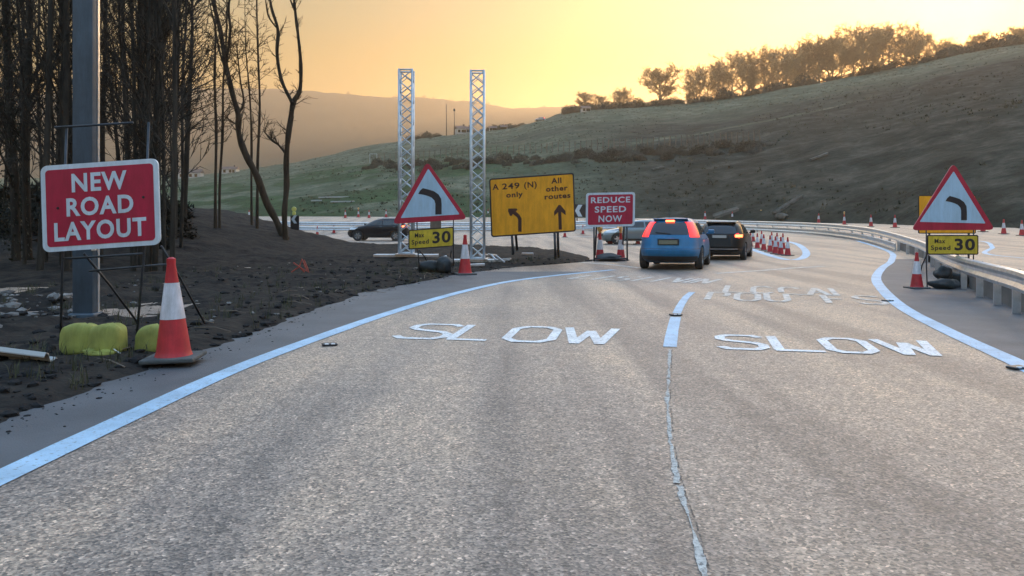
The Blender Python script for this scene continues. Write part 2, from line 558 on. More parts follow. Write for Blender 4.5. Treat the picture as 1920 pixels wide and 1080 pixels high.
def hill_mat():
    m = bpy.data.materials.new("hill_grass")
    m.use_nodes = True
    t = m.node_tree
    p = t.nodes["Principled BSDF"]
    p.inputs["Roughness"].default_value = 0.95
    p.inputs["Specular IOR Level"].default_value = 0.04
    c = t.nodes.new("ShaderNodeTexCoord").outputs["Object"]
    def noise(s, d=6, st=None):
        src = c
        if st:
            mp = t.nodes.new("ShaderNodeMapping")
            mp.inputs["Scale"].default_value = st
            t.links.new(c, mp.inputs[0])
            src = mp.outputs[0]
        n = t.nodes.new("ShaderNodeTexNoise")
        n.inputs["Scale"].default_value = s
        n.inputs["Detail"].default_value = d
        n.inputs["Roughness"].default_value = 0.65
        t.links.new(src, n.inputs["Vector"])
        return n.outputs["Fac"]
    def rmp(f, pts):
        r = t.nodes.new("ShaderNodeValToRGB")
        while len(r.color_ramp.elements) < len(pts):
            r.color_ramp.elements.new(0.5)
        for e, (a, b) in zip(r.color_ramp.elements, pts):
            e.position = a
            e.color = (*b, 1)
        t.links.new(f, r.inputs[0])
        return r.outputs[0]
    def mixf(f, a, b, mode='MIX'):
        x = t.nodes.new("ShaderNodeMixRGB")
        x.blend_type = mode
        if isinstance(f, float):
            x.inputs[0].default_value = f
        else:
            t.links.new(f, x.inputs[0])
        t.links.new(a, x.inputs[1])
        t.links.new(b, x.inputs[2])
        return x.outputs[0]
    def attr(n):
        a = t.nodes.new("ShaderNodeAttribute")
        a.attribute_name = n
        return a.outputs["Fac"]
    grass = rmp(noise(0.16, 9), [(0.32, (0.045, 0.060, 0.040)), (0.5, (0.090, 0.104, 0.068)), (0.66, (0.17, 0.165, 0.115))])
    green = rmp(noise(0.12, 7), [(0.3, (0.024, 0.042, 0.024)), (0.7, (0.055, 0.092, 0.040))])
    bare = rmp(noise(0.22, 9), [(0.32, (0.012, 0.017, 0.014)), (0.5, (0.030, 0.036, 0.029)), (0.68, (0.075, 0.074, 0.058))])
    far = rmp(noise(0.012, 6), [(0.3, (0.060, 0.040, 0.028)), (0.7, (0.085, 0.060, 0.040))])
    x = mixf(attr("bare"), grass, bare)
    x = mixf(attr("green"), x, green)
    x = mixf(attr("far"), x, far)
    fine = rmp(noise(1.1, 5), [(0.34, (0.72, 0.72, 0.72)), (0.66, (1.25, 1.25, 1.25))])
    x = mixf(1.0, x, fine, 'MULTIPLY')
    t.links.new(x, p.inputs["Base Color"])
    bn = t.nodes.new("ShaderNodeBump")
    bn.inputs["Strength"].default_value = 0.7
    bn.inputs["Distance"].default_value = 0.5
    t.links.new(noise(0.8, 8), bn.inputs["Height"])
    t.links.new(bn.outputs[0], p.inputs["Normal"])
    return m

yr = np.concatenate([np.arange(-40, 40, 4.0), np.arange(40, 130, 1.0), np.arange(130, 340, 2.0), np.arange(340, 700, 12.0), np.arange(700, 1500, 20.0), [1520, 1700, 2200]])
sx = np.linspace(-1, 1, 361)
sx = np.sign(sx) * (0.75 * np.abs(sx) + 0.25 * sx ** 2)
wid = np.maximum(80, 1.15 * np.maximum(yr, 0) + 45)
X2 = sx[None, :] * wid[:, None]
Y2 = np.repeat(yr[:, None], len(sx), 1)
Z2 = ground(X2, Y2)
nz = np.zeros_like(Z2)
for i in range(Z2.shape[0]):
    if yr[i] > 60:
        for j in range(Z2.shape[1]):
            q = Vector((X2[i, j] * 0.05, Y2[i, j] * 0.05, 0))
            nz[i, j] = mnoise.noise(q) * 0.8 + mnoise.noise(q * 4) * 0.35
PX2 = 960 + FPX * X2 / np.maximum(Y2, 8)
BE = back_edge(PX2)
Z2 += nz * smooth((Y2 - BE - 2) / 25) * np.where(Y2 > YC, 3.0, 1.0)
tt = (Y2 - BE) / (YC - BE)
bare = smooth((0.55 - tt) / 0.12 + nz * 0.35) * smooth((PX2 - 1000) / 250)
band = np.exp(-((tt - 0.55) / 0.07) ** 2) * smooth((PX2 - 650) / 150) * 0.55
bare = np.clip(bare + band, 0, 1)
green = smooth((0.55 - tt) / 0.15) * smooth((1100 - PX2) / 250) * (0.55 + 0.45 * np.sign(nz))
track = np.exp(-((tt - (0.28 + (PX2 - 1150) * 0.00032)) / 0.012) ** 2) * ((PX2 > 1180) & (PX2 < 1600))
bare = np.clip(bare - track, 0, 1)
farm = smooth((Y2 - 420) / 120)
def Gs(x, y):
    """height of the ground sheet as meshed"""
    i = int(np.clip(np.searchsorted(yr, y) - 1, 0, len(yr) - 2))
    t = (y - yr[i]) / (yr[i + 1] - yr[i])
    za = np.interp(x / wid[i], sx, Z2[i])
    zb = np.interp(x / wid[i + 1], sx, Z2[i + 1])
    return float(za * (1 - t) + zb * t)

v, f = grid_mesh(X2, Y2, Z2)
structure(add_grid("ground", v, f, hill_mat(), {"bare": bare, "green": np.clip(green, 0, 1), "far": farm}))

# asphalt sheet ------------------------------------------------------
ya = np.concatenate([np.arange(-14, 26, 1.0), np.arange(26, 122, 0.6)])
xa = np.linspace(-1, 1, 171)
wa = np.maximum(40, 0.98 * np.maximum(ya, 0) + 10)
XA = xa[None, :] * wa[:, None]
YA = np.repeat(ya[:, None], len(xa), 1)
YA = np.minimum(YA, back_edge(960 + FPX * XA / np.maximum(YA, 8)))
v, f = grid_mesh(XA, YA, T(XA, YA))
structure(add_grid("road", v, f, M['asphalt']))

# ------------------------------------------------------------------ left earth verge
EDGE = [(-4.4, -12), (-3.9, 0), (-3.48, 5.4), (-3.40, 7.6), (-3.18, 8.5), (-3.13, 10.2), (-3.04, 12.6), (-2.72, 15.7), (-1.96, 18.4), (-1.25, 20.8), (-.16, 23.6), (1.55, 25.9), (2.9, 27.6),
        (3.0, 31), (2.5, 36.5), (1.0, 41.5), (-1.9, 45.5), (-8, 48), (-12, 52), (-18, 60), (-30, 74), (-75, 100), (-75, -12)]
def poly_dist(x, y):
    P = np.array(EDGE, float)
    x, y = np.asarray(x, float), np.asarray(y, float)
    d = np.full(x.shape, 1e9)
    inside = np.zeros(x.shape, bool)
    for i in range(len(P)):
        a, b = P[i], P[(i + 1) % len(P)]
        e = b - a
        t = np.clip(((x - a[0]) * e[0] + (y - a[1]) * e[1]) / (e @ e), 0, 1)
        d = np.minimum(d, np.hypot(x - a[0] - t * e[0], y - a[1] - t * e[1]))
        c = (a[1] > y) != (b[1] > y)
        with np.errstate(divide='ignore', invalid='ignore'):
            xi = a[0] + (y - a[1]) * e[0] / (e[1] if e[1] != 0 else 1e-9)
        inside ^= c & (x < xi)
    return np.where(inside, d, -d)

def mound(x, y):
    p = np.interp(x, [-70, -20, -16, -13.6, -11.2, -9.2, -7, 3], [2.4, 2.1, 1.62, 1.08, 0.66, 0.12, 0.0, 0.0])
    return smooth((y - 15) / 25) * p

def earth_noise(x, y):
    q = Vector((x, y, 0))
    n = mnoise.noise(q * 0.45) * 0.10 + mnoise.noise(q * 1.7 + Vector((9, 4, 0))) * 0.055 + mnoise.noise(q * 5.0) * 0.035 + abs(mnoise.noise(q * 11.0)) * 0.03
    return n

def earth_z(x, y, d=None):
    if d is None:
        d = float(poly_dist(np.array([x]), np.array([y]))[0])
    k = float(smooth((d + .32) / 0.9))
    base = Ts(x, y)
    return base - 0.05 + k * (0.11 + earth_noise(x, y) * (0.6 + 0.6 * min(1.5, max(0, d) / 2.5))) + float(smooth(d / 5.0)) * float(mound(x, y)) + 0.02 * mnoise.noise(Vector((x * 3, y * 3, 5))) 

ye = np.concatenate([np.arange(-4, 3, 0.5), np.arange(3, 14, 0.085), np.arange(14, 30, 0.2), np.arange(30, 104, 0.6)])
xe = np.concatenate([np.arange(-74, -24, 1.2), np.arange(-24, -9, 0.3), np.arange(-9, 3.5, 0.085)])
XE, YE = np.meshgrid(xe, ye)
DE = poly_dist(XE, YE)
keep = DE > -0.5
ZE = np.zeros_like(XE)
for i in range(XE.shape[0]):
    for j in range(XE.shape[1]):
        if keep[i, j]:
            ZE[i, j] = earth_z(XE[i, j], YE[i, j], DE[i, j])
v, f = grid_mesh(XE, YE, ZE)
kf = keep.ravel()[f].all(1)
f = f[kf]
used = np.unique(f)
remap = np.full(len(v), -1)
remap[used] = np.arange(len(used))
structure(add_grid("earth_verge", v[used], remap[f], M['earth']))

def Es(x, y):
    return max(Ts(x, y), earth_z(x, y))

# clods and pale rubble on the verge: nobody could count them
rng = random.Random(5)
def scatter(n, region, size, mname, seed, flat_=0.6, power=1.6):
    mb = MB()
    r = random.Random(seed)
    k = tries = 0
    while k < n and tries < n * 20:
        tries += 1
        x, y = region(r)
        d = float(poly_dist(np.array([x]), np.array([y]))[0])
        if d < 0.05:
            continue
        s = size[0] + (size[1] - size[0]) * r.random() ** power
        mb.blob((x, y, earth_z(x, y, d) + s * 0.15), (s, s * r.uniform(.6, 1), s * flat_ * r.uniform(.5, 1)), seed=k + seed, amp=.3, sub=1, rz=r.random() * 6)
        k += 1
    return mb
def near_edge(r):
    y = 4 + 24 * r.random() ** 1.4
    ex = np.interp(y, [e[1] for e in EDGE[:13]], [e[0] for e in EDGE[:13]])
    return ex - 0.1 - 6.5 * r.random() ** 1.7, y
stuff(scatter(1500, near_edge, (0.015, 0.09), 'clod', 11, power=2.5).build("earth_clods", M['clod']), "dark broken earth clods along the muddy verge", "clods")
def rub(r):
    return r.uniform(-12, -6.2), r.uniform(9.6, 13.5)
mbr = scatter(500, rub, (0.02, 0.13), 'stone', 77, power=3)
def rub2(r):
    return r.uniform(-9, 1.5), r.uniform(7, 26)
mb2 = scatter(110, rub2, (0.015, 0.055), 'stone', 177, power=2)
mbr.add(mb2.v, mb2.f)
stuff(mbr.build("rubble", M['stone']), "pale broken rubble lying on the dark earth", "rubble")

mb = MB()
r = random.Random(61)
k = 0
while k < 420:
    x, y = near_edge(r)
    d = float(poly_dist(np.array([x]), np.array([y]))[0])
    if d < .05 or mnoise.noise(Vector((x * .6, y * .6, 4))) < -.05:
        continue
    k += 1
    z = earth_z(x, y, d) - .01
    for q in range(r.randrange(5, 12)):
        a = r.uniform(0, 6.28)
        ln, le_ = r.uniform(.05, .19), r.uniform(.02, .14)
        b = Vector((x + r.gauss(0, .03), y + r.gauss(0, .03), z))
        m1 = b + Vector((math.cos(a) * le_ * .4, math.sin(a) * le_ * .4, ln * .7))
        e = b + Vector((math.cos(a) * le_, math.sin(a) * le_, ln))
        s_ = Vector((-math.sin(a), math.cos(a), 0)) * .004
        mb.add([b - s_, b + s_, m1 + s_ * .7, m1 - s_ * .7, e], [(0, 1, 2, 3), (3, 2, 4)])
M['straw'] = mat("dead_grass", (0.10, 0.095, 0.055), 0.85, color2=(0.035, 0.042, 0.022), scale=1.5, spec=.15)
stuff(mb.build("dead_grass", M['straw']), "thin dead grass and weeds along the muddy verge", "grass")
mb = MB()
for k in range(90):
    x, y = near_edge(r)
    z = Es(x, y) + .012
    a, ln = r.uniform(0, 6.28), r.uniform(.12, .6)
    p0, p1 = Vector((x, y, z)), Vector((x + math.cos(a) * ln, y + math.sin(a) * ln, 0))
    p1.z = Es(p1.x, p1.y) + .02
    pm = (p0 + p1) / 2 + Vector((r.gauss(0, .03), r.gauss(0, .03), .02))
    mb.tube([p0, pm, p1], [.007, .006, .003], 5)
stuff(mb.build("fallen_sticks", M['wood']), "small broken sticks strewn over the mud", "sticks")
mb = MB()
for k in range(300):
    y = 3.2 + 20 * r.random() ** 1.3
    ex = float(np.interp(y, [e[1] for e in EDGE[:13]], [e[0] for e in EDGE[:13]]))
    x = ex + abs(r.gauss(0, .16)) - .02
    s_ = r.uniform(.004, .014) * (1 if r.random() < .92 else 2.2)
    mb.blob((x, y, .006), (s_, s_ * r.uniform(.6, 1), s_ * .35), k, .3, 1, rz=r.random() * 6)
stuff(mb.build("mud_crumbs", M['clod']), "crumbs of mud spread from the verge onto the tarmac", "mud")

# ------------------------------------------------------------------ road markings
def strip(name, pts, width, m, dz=0.006, gaps=(), step=0.35, parent=None):
    """painted line draped on the road; pts = (x, y)"""
    P = [Vector((p[0], p[1], 0)) for p in pts]
    # Catmull-Rom
    dense = []
    for i in range(len(P) - 1):
        p0, p1, p2, p3 = P[max(i - 1, 0)], P[i], P[i + 1], P[min(i + 2, len(P) - 1)]
        n = max(2, int((p2 - p1).length / step))
        for k in range(n):
            t = k / n
            dense.append(0.5 * ((2 * p1) + (p2 - p0) * t + (2 * p0 - 5 * p1 + 4 * p2 - p3) * t * t + (3 * p1 - p0 - 3 * p2 + p3) * t ** 3))
    dense.append(P[-1])
    mb = MB()
    s = 0.0
    vs, ok = [], []
    for i, p in enumerate(dense):
        d = dense[min(i + 1, len(dense) - 1)] - dense[max(i - 1, 0)]
        nrm = Vector((-d.y, d.x, 0)).normalized() * width / 2
        wob = 1 + 0.05 * mnoise.noise(p * 2)
        for sgn in (1, -1):
            q = p + nrm * sgn * wob
            vs.append((q.x, q.y, Ts(q.x, q.y) + dz))
        if i:
            s += (p - dense[i - 1]).length
        ok.append(not any(a < s < b for a, b in gaps))
    fs = [(2 * i + 1, 2 * i + 3, 2 * i + 2, 2 * i) for i in range(len(dense) - 1) if ok[i]]
    mb.add(vs, fs)
    return mb.build(name, m, parent)

LEFTLINE = [(-3.05, -6), (-2.92, 2), (-2.80, 4.0)] + [tuple(flat(*p)[:2]) for p in [(200, 802), (450, 689), (640, 618), (750, 581), (860, 549), (950, 529), (1040, 517)]] + [(2.9, 22.8)]
structure(strip("edge_line", LEFTLINE, 0.20, M['line']))
RIGHTLINE = [(2.9, -2), (4.0, 4.0)] + [tuple(flat(*p)[:2]) for p in [(1995, 725), (1905, 680), (1770, 618), (1690, 575), (1652, 540), (1643, 520), (1655, 502), (1672, 489)]] + [(16.0, 34.0), (19.0, 44)]
structure(strip("edge_line", RIGHTLINE, 0.22, M['line']))
CENTRE = [tuple(flat(*p)[:2]) for p in [(1256, 651), (1261, 620), (1267, 595)]]
structure(strip("lane_line", CENTRE, 0.15, M['line']))
CENTRE2 = [tuple(flat(*p)[:2]) for p in [(1269, 588), (1275, 575), (1287, 557), (1298, 548)]]
structure(strip("lane_line", CENTRE2, 0.13, M['line']))
# line round the coned-off island and far give-way lines
structure(strip("island_line", [tuple(flat(*p)[:2]) for p in [(1395, 466), (1440, 480), (1475, 488), (1500, 487), (1512, 479), (1505, 470), (1488, 463), (1450, 456)]], 0.30, M['line']))
structure(strip("ring_line", [(-26, 66), (-14, 65.5), (0, 66), (9, 67)], 0.3, M['slow'], gaps=[(5, 6), (11, 12)]))
structure(strip("entry_line", [tuple(flat(*p)[:2]) for p in [(1200, 503), (1150, 497), (1090, 492)]], 0.25, M['worn']))
structure(strip("entry_line", [tuple(flat(*p)[:2]) for p in [(1340, 513), (1420, 508), (1500, 502), (1545, 500)]], 0.22, M['worn']))
q1, q2 = hit(1858, 478), hit(1835, 452)
structure(strip("slip_line", [(q1.x + .6, q1.y - 6), (q1.x, q1.y), ((q1.x + q2.x) / 2 + .4, (q1.y + q2.y) / 2), (q2.x, q2.y), (q2.x - 3, q2.y + 1)], 0.2, M['line']))

# the pale broken seam between the lanes
mb = MB()
rs = random.Random(3)
SEAM = [flat(*p) for p in [(1256, 656), (1254, 700), (1251, 750), (1257, 830), (1269, 900), (1288, 960), (1304, 1010), (1320, 1080), (1345, 1180)]]
for a, b in zip(SEAM[:-1], SEAM[1:]):
    n = max(2, int((b - a).length / 0.02))
    prev = None
    for k in range(n + 1):
        p = a.lerp(b, k / n)
        wv = 0.006 + 0.011 * max(0, 0.6 + mnoise.noise(Vector((p.y * 5, 0, 0)))) + rs.uniform(0, .008)
        off = 0.012 * mnoise.noise(Vector((p.y * 9, 3, 0)))
        wv *= min(1, max(.25, .8 + 1.6 * mnoise.noise(Vector((p.y * 2.3, 33, 0)))))
        cur = [(p.x - wv + off, p.y, 0.005), (p.x + wv + off, p.y, 0.005)]
        if prev and mnoise.noise(Vector((p.y * 7, 8, 0))) > -0.34:
            mb.add([prev[0], cur[0], cur[1], prev[1]], [(0, 3, 2, 1)])
        prev = cur
def gritty(m, lo, hi, sc_):
    t = m.node_tree
    p = t.nodes["Principled BSDF"]
    c = t.nodes.new("ShaderNodeTexCoord").outputs["Object"]
    n = t.nodes.new("ShaderNodeTexNoise")
    n.inputs["Scale"].default_value = sc_
    n.inputs["Detail"].default_value = 6
    n.inputs["Roughness"].default_value = .75
    t.links.new(c, n.inputs["Vector"])
    r = t.nodes.new("ShaderNodeValToRGB")
    r.color_ramp.elements[0].position, r.color_ramp.elements[1].position = lo, hi
    t.links.new(n.outputs["Fac"], r.inputs[0])
    t.links.new(r.outputs[0], p.inputs["Alpha"])
gritty(M['crack'], .34, .48, 38)
structure(mb.build("road_seam", M['crack']))
# darker thin joint beside it
mb = MB()
for i in range(len(SEAM) - 1):
    a, b = SEAM[i], SEAM[i + 1]
    n_ = max(2, int((b - a).length / .05))
    for k in range(n_):
        p, q = a.lerp(b, k / n_), a.lerp(b, (k + 1) / n_)
        if mnoise.noise(Vector((p.y * 3, 21, 0))) > -.1:
            o_ = .02 + .006 * mnoise.noise(Vector((p.y * 6, 2, 0)))
            mb.add([(p.x + o_, p.y, .0035), (q.x + o_, q.y, .0035), (q.x + o_ + .008, q.y, .0035), (p.x + o_ + .008, p.y, .0035)], [(0, 3, 2, 1)])
M['shoulder'] = mat('shoulder_asphalt', (0.100, 0.102, 0.110), 0.6, color2=(0.060, 0.062, 0.068), scale=1.3, bump=0.3, bscale=90)
M['joint'] = mat("tar_joint", (0.06, 0.058, 0.056), 0.7, var=0.3, scale=20)
gritty(M['joint'], .45, .6, 26)
structure(mb.build("road_joint", M['joint']))

# darker hard shoulders outside the edge lines
def shoulder(ys, xl, xr):
    mb = MB()
    vs = []
    for y in ys:
        for k in range(5):
            x = xl(y) + (xr(y) - xl(y)) * k / 4
            vs.append((x, y, Ts(x, y) + .004))
    return mb.add(vs, [(i * 5 + k, i * 5 + k + 1, (i + 1) * 5 + k + 1, (i + 1) * 5 + k) for i in range(len(ys) - 1) for k in range(4)])
def xi(pts):
    P = sorted([(p[1], p[0]) for p in pts])
    return lambda y: float(np.interp(y, [a for a, _ in P], [b for _, b in P]))
le, ll, rl = xi(EDGE[1:13]), xi(LEFTLINE), xi(RIGHTLINE)
structure(shoulder(np.arange(0, 22.4, .4), lambda y: le(y) - .6, lambda y: ll(y) - .09 + .02 * mnoise.noise(Vector((y * 3, 0, 0)))).build("hard_shoulder", M['shoulder']))
BX = xi([(4.3, -7), (5.2, 0), (6.0, 5), (6.6, 8.6), (7.3, 11.4), (8.0, 13.3), (9.2, 16.4), (11.2, 21.0), (14.7, 29.0)])
structure(shoulder(np.arange(-1.9, 28.6, .4), lambda y: rl(y) + .10, lambda y: max(BX(y), rl(y) + .15) + .5).build("hard_shoulder", M['shoulder']))

# painted letters: strokes in a unit box, stretched along the lane as road lettering is
GL = {
    'S': [[(.97, .86), (.80, .98), (.25, .98), (.06, .86), (.06, .68), (.22, .57), (.78, .45), (.95, .32), (.95, .14), (.78, .02), (.2, .02), (.03, .14)]],
    'L': [[(.08, 1), (.08, .035)], [(.0, .03), (1, .03)]],
    'O': [[(.28, .98), (.72, .98), (.94, .82), (.94, .18), (.72, .02), (.28, .02), (.06, .18), (.06, .82), (.28, .98)]],
    'W': [[(0.02, 1), (.27, .0)], [(.27, .0), (.5, .8)], [(.5, .8), (.73, .0)], [(.73, .0), (.98, 1)]],
    'C': [[(.95, .8), (.75, .98), (.25, .98), (.06, .8), (.06, .2), (.25, .02), (.75, .02), (.95, .2)]],
    'A': [[(.02, 0), (.5, 1)], [(.5, 1), (.98, 0)], [(.2, .34), (.8, .34)]],
    'R': [[(.08, 0), (.08, 1)], [(.08, .97), (.75, .97), (.92, .85), (.92, .62), (.75, .5), (.08, .5)], [(.5, .5), (.95, 0)]],
    'U': [[(.07, 1), (.07, .2), (.28, .03), (.72, .03), (.93, .2), (.93, 1)]],
    'T': [[(0, .97), (1, .97)], [(.5, .97), (.5, 0)]],
    'E': [[(.08, 0), (.08, 1)], [(.08, .97), (.95, .97)], [(.08, .5), (.8, .5)], [(.08, .03), (.95, .03)]],
    'I': [[(.5, 0), (.5, 1)]],
    'N': [[(.08, 0), (.08, 1)], [(.08, 1), (.92, 0)], [(.92, 0), (.92, 1)]],
}
def paint_word(name, word, spans, O, ex, ey, m, sw=0.115, sl_=0.12, drop=0.0, seed=1):
    """O = near left corner, ex = run of the word, ey = height of the letters, all (x, y) metres"""
    O, ex, ey = Vector((*O, 0)), Vector((*ex, 0)), Vector((*ey, 0))
    rr = random.Random(seed)
    mb = MB()
    k = 0
    for ch, (a, b) in zip(word, spans):
        for path in GL[ch]:
            # work in metres across (u) and along (v)
            wl, hl = (b - a) * ex.length, ey.length
            pts = [Vector((x * wl, y * hl)) for x, y in path]
            closed = path[0] == path[-1]
            n = len(pts)
            L, Rr = [], []
            for i, p in enumerate(pts):
                pa = pts[i - 1] if i else (pts[-2] if closed else None)
                pb = pts[i + 1] if i < n - 1 else (pts[1] if closed else None)
                ds = [(p - pa).normalized() if pa is not None else None, (pb - p).normalized() if pb is not None else None]
                ds = [d for d in ds if d is not None]
                d = sum(ds, Vector((0, 0))).normalized() if len(ds) > 1 and sum(ds, Vector((0, 0))).length > 1e-4 else ds[0]
                nn = Vector((-d.y, d.x))
                cs = max(0.5, nn.dot(Vector((-ds[0].y, ds[0].x))))
                # cross strokes are laid wider along the road, uprights keep their width
                off = Vector((nn.x * sw / 2, nn.y * sl_ / 2)) / cs
                L.append(p + off)
                Rr.append(p - off)
            for i in range(n - 1):
                if rr.random() < drop:
                    continue
                q = [L[i], L[i + 1], Rr[i + 1], Rr[i]]
                vs = []
                for c in q:
                    wp = O + ex * a + ex.normalized() * c.x + ey.normalized() * c.y
                    vs.append((wp.x, wp.y, Ts(wp.x, wp.y) + 0.006 + 0.00025 * (k % 9)))
                mb.add(vs, [(3, 2, 1, 0)])
                k += 1
    return structure(mb.build(name, m))
def fl(px, py):
    p = flat(px, py)
    return (p.x, p.y)
def sub(a, b):
    return (a[0] - b[0], a[1] - b[1])
o1 = fl(731, 634)
paint_word("slow_lettering", "SLOW", [(0, .245), (.262, .44), (.505, .735), (.765, 1.0)], o1, sub(fl(1152, 647), o1), (0.20, 1.32), M['slow'])
o2 = fl(1349, 654)
paint_word("slow_lettering", "SLOW", [(0, .22), (.255, .475), (.50, .71), (.765, 1.0)], o2, sub(fl(1785, 669), o2), (.24, 1.07), M['slow'], seed=4)
o3 = fl(1322, 562)
paint_word("route_lettering", "ROUTES", [(0, .13), (.17, .31), (.345, .48), (.52, .64), (.68, .80), (.86, 1)], o3, sub(fl(1668, 572), o3), (.45, 1.5), M['worn'], drop=.12, seed=3)
o4 = fl(1356, 548)
paint_word("local_lettering", "LOCAL", [(0, .15), (.23, .40), (.46, .62), (.68, .84), (.88, 1)], o4, sub(fl(1598, 556), o4), (.5, 1.6), M['worn'], drop=.12, seed=8)
o5 = fl(1062, 523)
paint_word("worn_lettering", "LISIININ", [(0, .14), (.17, .22), (.28, .42), (.46, .52), (.60, .66), (.69, .80), (.83, .87), (.89, 1)], o5, sub(fl(1322, 532), o5), (.7, 1.3), M['worn'], drop=.25, seed=6)

# ------------------------------------------------------------------ traffic cones
def cone_proto(h, label, cat="traffic cone"):
    root = thing("traffic_cone", (0, 0, 0), label, cat)
    s = h
    MB().box((0, 0, .022 * s), (.50 * s, .50 * s, .044 * s), bev=.015 * s).build("base", M['conebase'], root)
    rb, rt = .172 * s, .030 * s
    def rad(z):
        return rb + (rt - rb) * (z / s) + .030 * s * max(0, (0.10 * s - z) / (0.10 * s)) ** 2
    zs = [.044, .06, .08, .10, .16, .40]
    MB().lathe([(rad(z * s), z * s) for z in zs] + [(rad(.40 * s) - .004 * s, .401 * s), (rad(.755 * s) - .006 * s, .755 * s), (rad(.76 * s), .756 * s), (rad(.93 * s), .93 * s), (rad(.96 * s) * 1.18, .945 * s), (rad(.96 * s) * 1.18, .985 * s), (rad(s) * .6, 1.0 * s)], n=28).build("body", M['cone_red'], root, smooth=False)
    sharp(root.children[1], 30)
    sv = MB().lathe([(rad(.40 * s) + .003 * s, .402 * s), (rad(.75 * s) + .003 * s, .752 * s)], n=28, cap=False).build("sleeve", M['cone_white'], root)
    sharp(sv)
    return root

cone_big = cone_proto(1.0, "tall traffic cone in the mud beside the new road layout sign")
p = flat(326, 683)
cone_big.location = (p.x, p.y, 0.045)
cone_big.rotation_euler = (0, R(-1.5), R(6))
CONES = {}
def put_cone(loc, h, label, group=None, rz=0.0, lamp=None, tilt=0.0):
    c = copy_tree(cone_big)
    c.scale = (h, h, h)
    c.location = loc
    c.rotation_euler = (tilt, 0, rz)
    c['label'] = label
    if group:
        c['group'] = group
    if lamp:
        lm = MB()
        lm.box((0, 0, 1.03), (.10, .08, .08), bev=.015)
        lm.lathe([(.02, -.05), (.10, -.045), (.105, 0), (.10, .045), (.02, .05)], c=(0, 0, 1.15), n=16, axis='y')
        sharp(lm.build("warning_lamp", M[lamp], c))
    return c
p = hit(872, 515, Es)
put_cone(p, 1.04, "tall traffic cone at the kerb between the two lattice towers", rz=.3)
p = hit(1719, 541)
put_cone(p, 0.75, "traffic cone by the barrier beside the triangle sign's black ballast", rz=.15)
for px, lab in ((1125, "cone with amber lamp under the letter S of the reduce speed sign"), (1164, "cone with amber lamp under the letter D of the reduce speed sign")):
    p = hit(px, 489)
    put_cone(p, .98, lab, lamp='orangelamp', rz=px * .7)
# the coned-off island beyond the black car
ISL = [(1398, 457), (1407, 462), (1420, 466), (1432, 469.5), (1444, 473), (1454, 476), (1464, 478), (1477, 479.5)]
for i, (a, b) in enumerate(ISL):
    put_cone(hit(a, b), .72, f"{ORD[i]} cone from the black car in the front file of the coned island", "cones packed on the traffic island", rz=a)
ISL2 = [(1412, 453), (1428, 458), (1447, 462), (1457, 465), (1468, 467)]
for i, (a, b) in enumerate(ISL2):
    put_cone(hit(a, b), .72, f"{ORD[i]} cone from the black car in the rear file of the coned island", "cones packed on the traffic island", rz=a)
# the file of cones along the raised road beyond the barrier
FILE = [(376, 399.5, 0), (422, 399, 0), (467, 409, 0), (551, 404, 0), (578, 399, 0), (626, 405.6, 0), (647.5, 409, 0), (672, 407.5, 1), (692, 409, 0), (724, 407.5, 0), (915, 407, 0),
        (1214, 408.5, 0), (1267, 408, 1), (1322, 411.6, 0), (1373, 412.6, 0), (1427, 413.6, 1), (1479, 415.4, 0), (1535, 418, 0), (1583, 421.6, 1), (1633, 425, 0), (1678, 427, 0), (1843, 435, 0), (1882, 439, 0), (1916, 442, 0)]
nl = nr = 0
for a, b, l in FILE:
    p = hit(a, b)
    if a < 1000:
        nl += 1
        lab = f"{ORD[nl-1]} cone from the wood along the raised road past the barrier" + (", with lamp" if l else "")
    else:
        nr += 1
        lab = f"{ORD[nr-1]} cone past the red sign on the raised road under the hill" + (", with lamp" if l else "")
    put_cone(p, 1.0 if a > 1000 else 1.05, lab, "cones along the raised road", rz=a * .37, lamp='orangelamp' if l else None)
for a, b, lab in ((595, 442.5, "cone on the roundabout nearest to the chevron post"), (626, 437.5, "cone on the roundabout against the barrier foot, ahead of the dark car"), (664, 433.5, "cone just ahead of the dark car's bonnet"),
                  (740, 451, "small cone beside the dark car's rear half"), (1059, 445, "cone under the yellow route board's lower corner"), (1093, 439, "red and white cone between the yellow board and the red sign"),
                  (1123, 446, "cone behind the reduce speed sign's leg, before the barrier"), (1144, 458, "cone in front of the grey car's front wheel"), (1196, 458, "cone standing beside the blue car and the grey car")):
    put_cone(hit(a, b), .85, lab, "cones round the roundabout", rz=a)

# ------------------------------------------------------------------ text
_tc = {}
def text_geo(s, bold=0.0):
    k = (s, bold)
    if k in _tc:
        return _tc[k]
    cu = bpy.data.curves.new("t", 'FONT')
    cu.body = s
    cu.size = 1.0
    cu.align_x = 'LEFT'
    cu.offset = bold
    cu.resolution_u = 4
    cu.space_character = 1.12
    o = bpy.data.objects.new("t", cu)
    col.objects.link(o)
    dg = bpy.context.evaluated_depsgraph_get()
    me = o.evaluated_get(dg).to_mesh()
    vs = [v_.co.copy() for v_ in me.vertices]
    fs = [tuple(p_.vertices) for p_ in me.polygons]
    o.evaluated_get(dg).to_mesh_clear()
    bpy.data.objects.remove(o)
    bpy.data.curves.remove(cu)
    x0, x1 = min(a.x for a in vs), max(a.x for a in vs)
    cap = [a.y for a in vs]
    _tc[k] = (vs, fs, x0, x1, min(cap), max(cap))
    return _tc[k]

